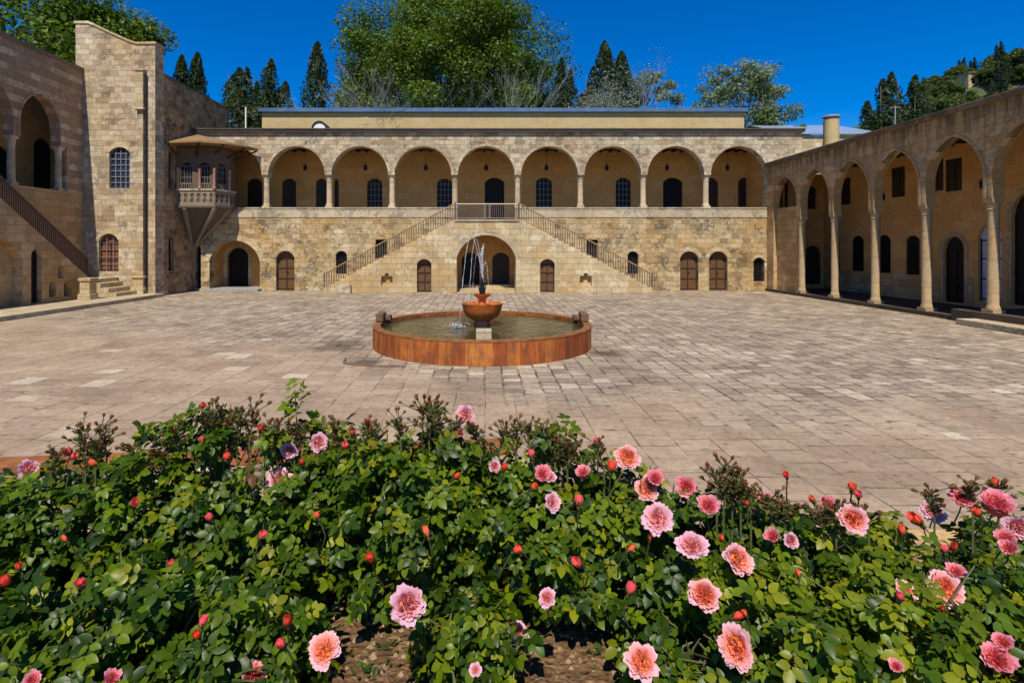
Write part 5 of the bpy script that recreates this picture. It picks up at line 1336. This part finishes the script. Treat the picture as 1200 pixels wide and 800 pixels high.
BM = {'o': [bloom_mesh(i, .98, .5) for i in (3, 4, 6, 7, 9)], 'p': [bloom_mesh(i, .9, .1) for i in (12, 13, 15)], 'm': [bloom_mesh(i, .86, .6) for i in (21, 23, 25)], 'h': [bloom_mesh(i, .55, .9) for i in (30, 31)]}
BUDM = [bud_mesh(i, False, .0 if i % 2 else .35) for i in range(4)]; GRB = [bud_mesh(40+i, True) for i in range(2)]
rf = random.Random(9)
flowers = []
for (x, y, s, k, a) in FL:
    real = {'o': .104, 'p': .10, 'm': .10, 'h': .085}[k]
    if s < 24: real *= .72
    Y = .5*depth_at(y)+.5*min(2.6, real*FPX/s) if s >= 24 else depth_at(y)
    P = Vector((XP(x, Y), Y, ZP(y, Y))); rad = s*Y/FPX/2
    fc = (Vector((0, 0, HC))-P).normalized(); fc = (fc+Vector((a*1.0, 0, .28))+Vector((rf.gauss(0, .2), rf.gauss(0, .14), rf.gauss(0, .2)))).normalized()
    if k == 'h': fc = (fc+Vector((0, 0, .5))).normalized()
    flowers.append((P, fc, rad, k)); CANOPY_BLOOMS.append((tuple(P), tuple(fc), rad*1.05+.015))
buds = []
for (x, y, s) in BD:
    Y = depth_at(y)-.03; P = Vector((XP(x, Y), Y, ZP(y, Y))); rad = s*Y/FPX/2
    fc = Vector((rf.gauss(0, .45), -.25+rf.gauss(0, .3), 1)).normalized(); buds.append((P, fc, rad)); 
    v_ = (Vector((0, 0, HC))-P).normalized(); CANOPY_BLOOMS.append((tuple(P), tuple((v_+Vector((0, 0, .3))).normalized()), .02))
BU = [  # X, Y, rx, ry, height, leaves, tone, label
    (-3.0, 2.25, .42, .45, .50, 330, 0, 'rose bush at the far left end of the flower bed, beyond the pale pink rose'),
    (-2.35, 2.28, .42, .40, .50, 420, -.3, 'dark rose bush at the left edge with a pale pink rose on top'),
    (-1.78, 2.30, .40, .38, .60, 420, -.3, 'rose bush left of centre with a tall tuft of shoots standing against the paving'),
    (-1.22, 2.30, .40, .38, .66, 440, -.1, 'tall rose bush with two high bud sprays on the left half of the bed'),
    (-.72, 2.32, .38, .38, .60, 420, 0, 'rose bush with a row of small pink flowers along its top, left of the fountain'),
    (-.22, 2.32, .40, .38, .68, 460, .3, 'tallest rose bush, below the fountain, with a high shoot and one pink flower'),
    (.28, 2.28, .38, .38, .60, 440, .1, 'rose bush with reddish shoots just right of the tallest bush'),
    (.72, 2.20, .38, .40, .54, 440, -.2, 'rose bush carrying a cluster of big peach roses'),
    (1.16, 2.14, .38, .40, .50, 420, .6, 'yellow-green rose bush with a tuft of shoots, right of the big peach roses'),
    (1.55, 2.10, .34, .38, .40, 400, 1.0, 'olive-toned low rose bush left of the gap in the bed'),
    (2.22, 2.12, .36, .38, .46, 420, -.1, 'rose bush at the right end of the view topped by coral red roses'),
    (2.85, 2.15, .42, .4, .46, 330, .1, 'rose bush at the far right end of the flower bed, beyond the coral roses'),
    (-1.72, 1.72, .42, .36, .42, 400, -.2, 'leafy front rose bush at the lower left corner'),
    (-1.15, 1.74, .40, .36, .44, 420, -.2, 'leafy front rose bush with orange buds near the lower left'),
    (-.78, 1.74, .28, .34, .38, 330, -.4, 'front rose bush bearing a large orange and pink rose beside the bare soil'),
    (-.02, 1.84, .17, .15, .27, 150, .4, 'small light green front bush standing alone on the bare soil'),
    (.64, 1.76, .19, .22, .24, 190, .0, 'low front rose bush with two open roses close to the soil'),
    (.93, 1.72, .32, .36, .42, 380, .7, 'front rose bush with a round orange rose and striped pink rose'),
    (1.38, 1.70, .36, .36, .42, 420, 1.1, 'yellowish front rose bush with few flowers at the lower right'),
    (1.86, 1.70, .36, .36, .40, 400, .2, 'dark front rose bush at the lower right corner'),
]
bushes = []
for i, (x, y, rx, ry, hh, nc, tone, lb) in enumerate(BU):
    mid = y > 2.2 and -.8 < x < .6
    bushes.append(rose_bush(x, y, rx*1.08, ry, hh*((1.0 if x < -1.5 else 1.12 if x < -.4 else 1.0 if x < .5 else .90) if y > 2 else .95), int(nc*3.3), 100+i, lb, tone, lift=.16 if mid else .07, ymin=1.86 if mid else -9))
bp = [WL[b.name] for b in bushes]
def nearest(P):
    return min(range(len(bp)), key=lambda i: ((P.x-bp[i].x)**2+(P.y-bp[i].y)**2*1.2))
def place(name, me, P, fc, sc, spin):
    i = nearest(P); o = bpy.data.objects.new(name, me); COL.objects.link(o); o.parent = bushes[i]
    q = fc.to_track_quat('Z', 'Y'); m = Matrix.Translation(P-bp[i]) @ q.to_matrix().to_4x4() @ Matrix.Rotation(spin, 4, 'Z') @ Matrix.Diagonal((sc*rf.uniform(.9, 1.1), sc*rf.uniform(.9, 1.1), sc*rf.uniform(.75, 1.2), 1))
    o.matrix_local = m; return o
for (P, fc, rad, k) in flowers:
    place('rose_bloom', rf.choice(BM[k]), P, fc, rad/{'o': 1.12, 'p': 1.06, 'm': 1.04, 'h': .74}[k], rf.uniform(0, 6))
for (P, fc, rad) in buds:
    place('rose_bud', rf.choice(BUDM), P, fc, rad*rf.uniform(.95, 1.4), rf.uniform(0, 6))
# stalks that carry the flowers, and upright budding shoots
for (P, fc, rad, *_) in flowers+buds:
    i = nearest(P); mb = MB(); e = P-fc*rad*.3
    mb.tube([e-fc*.05+Vector((rf.gauss(0, .02), .06, -.09)), e-fc*.035+Vector((0, .012, -.03)), e], [.003, .0026, .0026], 5, cap=False)
    mb.build('flower_stalk', M['cane'], bushes[i], fixn=False, smooth=True)
def shoot(x, y0, y1, seed, tint=((.15, .065, .03), (.085, .125, .02))):
    """upright shoot from image row y0 (foot) up to y1 (top)"""
    rnd = random.Random(seed); Y = depth_at(y0)+.02; P = Vector((XP(x, Y), Y, ZP(y0, Y))); H = (y0-y1)*Y/FPX
    i = nearest(P); mb = MB(); base_ = P-Vector((0, 0, .18)); tops = []
    top = P+Vector((rnd.gauss(0, .02), rnd.gauss(0, .02), H*.72)); mb.tube([base_, P, top], [.004, .0035, .0025], 5, cap=False)
    for k in range(15):
        t = rnd.uniform(.1, 1)**.6; q = P.lerp(top, t); e = q+Vector((rnd.gauss(0, .024), rnd.gauss(0, .024), H*rnd.uniform(.10, .30))); mb.tube([q, q.lerp(e, .5)+Vector((rnd.gauss(0, .006), 0, 0)), e], [.0025, .002, .0018], 4, cap=False); tops.append((e, (e-q).normalized()))
    s = mb.build('budding_shoot', M['cane'], bushes[i], fixn=False)
    for (e, d_) in tops:
        o = bpy.data.objects.new('green_bud', GRB[rnd.randrange(2)]); COL.objects.link(o); o.parent = s
        q = d_.to_track_quat('Z', 'Y'); o.matrix_local = Matrix.Translation(e-bp[i]) @ q.to_matrix().to_4x4() @ Matrix.Scale(rnd.uniform(.0075, .0115), 4)
    # small narrow leaves of the shoot
    rng = np.random.default_rng(seed); n = 26
    tt = rng.uniform(-.1, .95, n); pts = np.array([tuple(P.lerp(top, float(t))) for t in tt])
    a = rng.uniform(0, 6.28, n); ax = np.stack([np.cos(a), np.sin(a), rng.uniform(.1, .9, n)], 1); ax = unit(ax)
    nrm = unit(np.cross(ax, rng.normal(size=(n, 3)))); sdv = np.cross(ax, nrm); L = rng.uniform(.020, .038, n)
    V = (pts[:, None, :]+(sdv[:, None, :]*LV[None, :, 0:1]*.8+ax[:, None, :]*(LV[None, :, 1:2]+.1)+nrm[:, None, :]*LV[None, :, 2:3])*L[:, None, None]).reshape(-1, 3)
    T = (LT[None]+np.arange(n)[:, None, None]*len(LV)).reshape(-1, 3); tq = rng.uniform(0, 1, (n, 1)); C = np.repeat(np.array(tint[0])*(1-tq)+np.array(tint[1])*tq, len(LV), 0)
    tri_mesh('shoot_leaves', V, T, M['roseleaf'], s, C, smooth=True)
for k, (x, y0, y1) in enumerate(((100, 540, 484), (125, 535, 490), (240, 520, 470), (262, 515, 478), (292, 520, 465), (310, 530, 492), (160, 545, 515), (190, 545, 520), (345, 530, 498), (430, 520, 488), (445, 525, 492), (495, 515, 458), (512, 515, 468), (563, 520, 490), (605, 530, 484), (622, 535, 486), (650, 545, 508), (708, 550, 512), (840, 590, 540), (858, 590, 545), (880, 600, 562), (920, 615, 585), (945, 615, 588), (965, 615, 585), (1018, 620, 588), (1170, 590, 562), (60, 555, 520), (112, 545, 500), (215, 530, 490), (252, 520, 468), (278, 522, 476), (325, 530, 488), (395, 525, 490), (470, 520, 480), (503, 515, 462), (530, 518, 486), (585, 525, 492), (635, 540, 498), (665, 550, 515), (848, 592, 536), (868, 596, 552), (905, 612, 572), (980, 618, 584), (1095, 600, 572), (1140, 595, 560))):
    shoot(x, y0, y1, 300+k)
# weeds and crumbs on the bare soil
def weeds():
    rng = np.random.default_rng(77); V = []; T = []; C = []; o = 0
    for c in range(46):
        x, y = rng.uniform(-.75, .9), rng.uniform(1.55, 2.15); n = rng.integers(8, 20)
        for i in range(n):
            a = rng.uniform(0, 6.28); ax = unit(np.array([math.cos(a), math.sin(a), rng.uniform(.3, 1.4)])); nr = unit(np.cross(ax, rng.normal(size=3))); sd = np.cross(ax, nr); L = rng.uniform(.012, .034)
            px_, py_ = x+rng.normal()*.022, y+rng.normal()*.022
            V.append(np.array([px_, py_, soil_z(px_, py_)+rng.uniform(0, .012)])+(sd*LV[:, 0:1]+ax*LV[:, 1:2]+nr*LV[:, 2:3])*L); T.append(LT+o); o += len(LV); C.append(np.tile(np.array([.07, .11, .02])*rng.uniform(.6, 1.3), (len(LV), 1)))
    return np.concatenate(V), np.concatenate(T), np.concatenate(C)
v, t, c = weeds(); tag(tri_mesh('weeds', v, t, M['roseleaf'], None, c), 'scattered little weeds', None, None, 'stuff')
def crumbs():
    mb = MB(); rnd = random.Random(8)
    for i in range(900):
        x, y = rnd.uniform(-1.1, 1.2), rnd.uniform(1.45, 2.3); r = rnd.uniform(.003, .013)*(2.0 if rnd.random() < .04 else 1)
        mb.lathe((x, y, soil_z(x, y)), [(r*.5, -r*.4), (r*rnd.uniform(.8, 1.2), r*.1), (r*.45, r*rnd.uniform(.5, .9))], 5, rnd.uniform(0, 6))
    return mb
tag(crumbs().build('gravel', simple('soil_crumbs', (.30, .20, .11), .95, 0, 40, .45, .1), fixn=False), 'small clods and stones on the soil', None, None, 'stuff')
st_ = MB(); st_.lathe((XP(513, 2.0), 2.0, soil_z(XP(513, 2.0), 2.0)), [(.05, -.03), (.055, .015), (.035, .045), (.01, .05)], 7); tag(st_.build('stone', M['greystone'], smooth=True), 'fist-sized grey stone lying on the bare soil', 'stone')
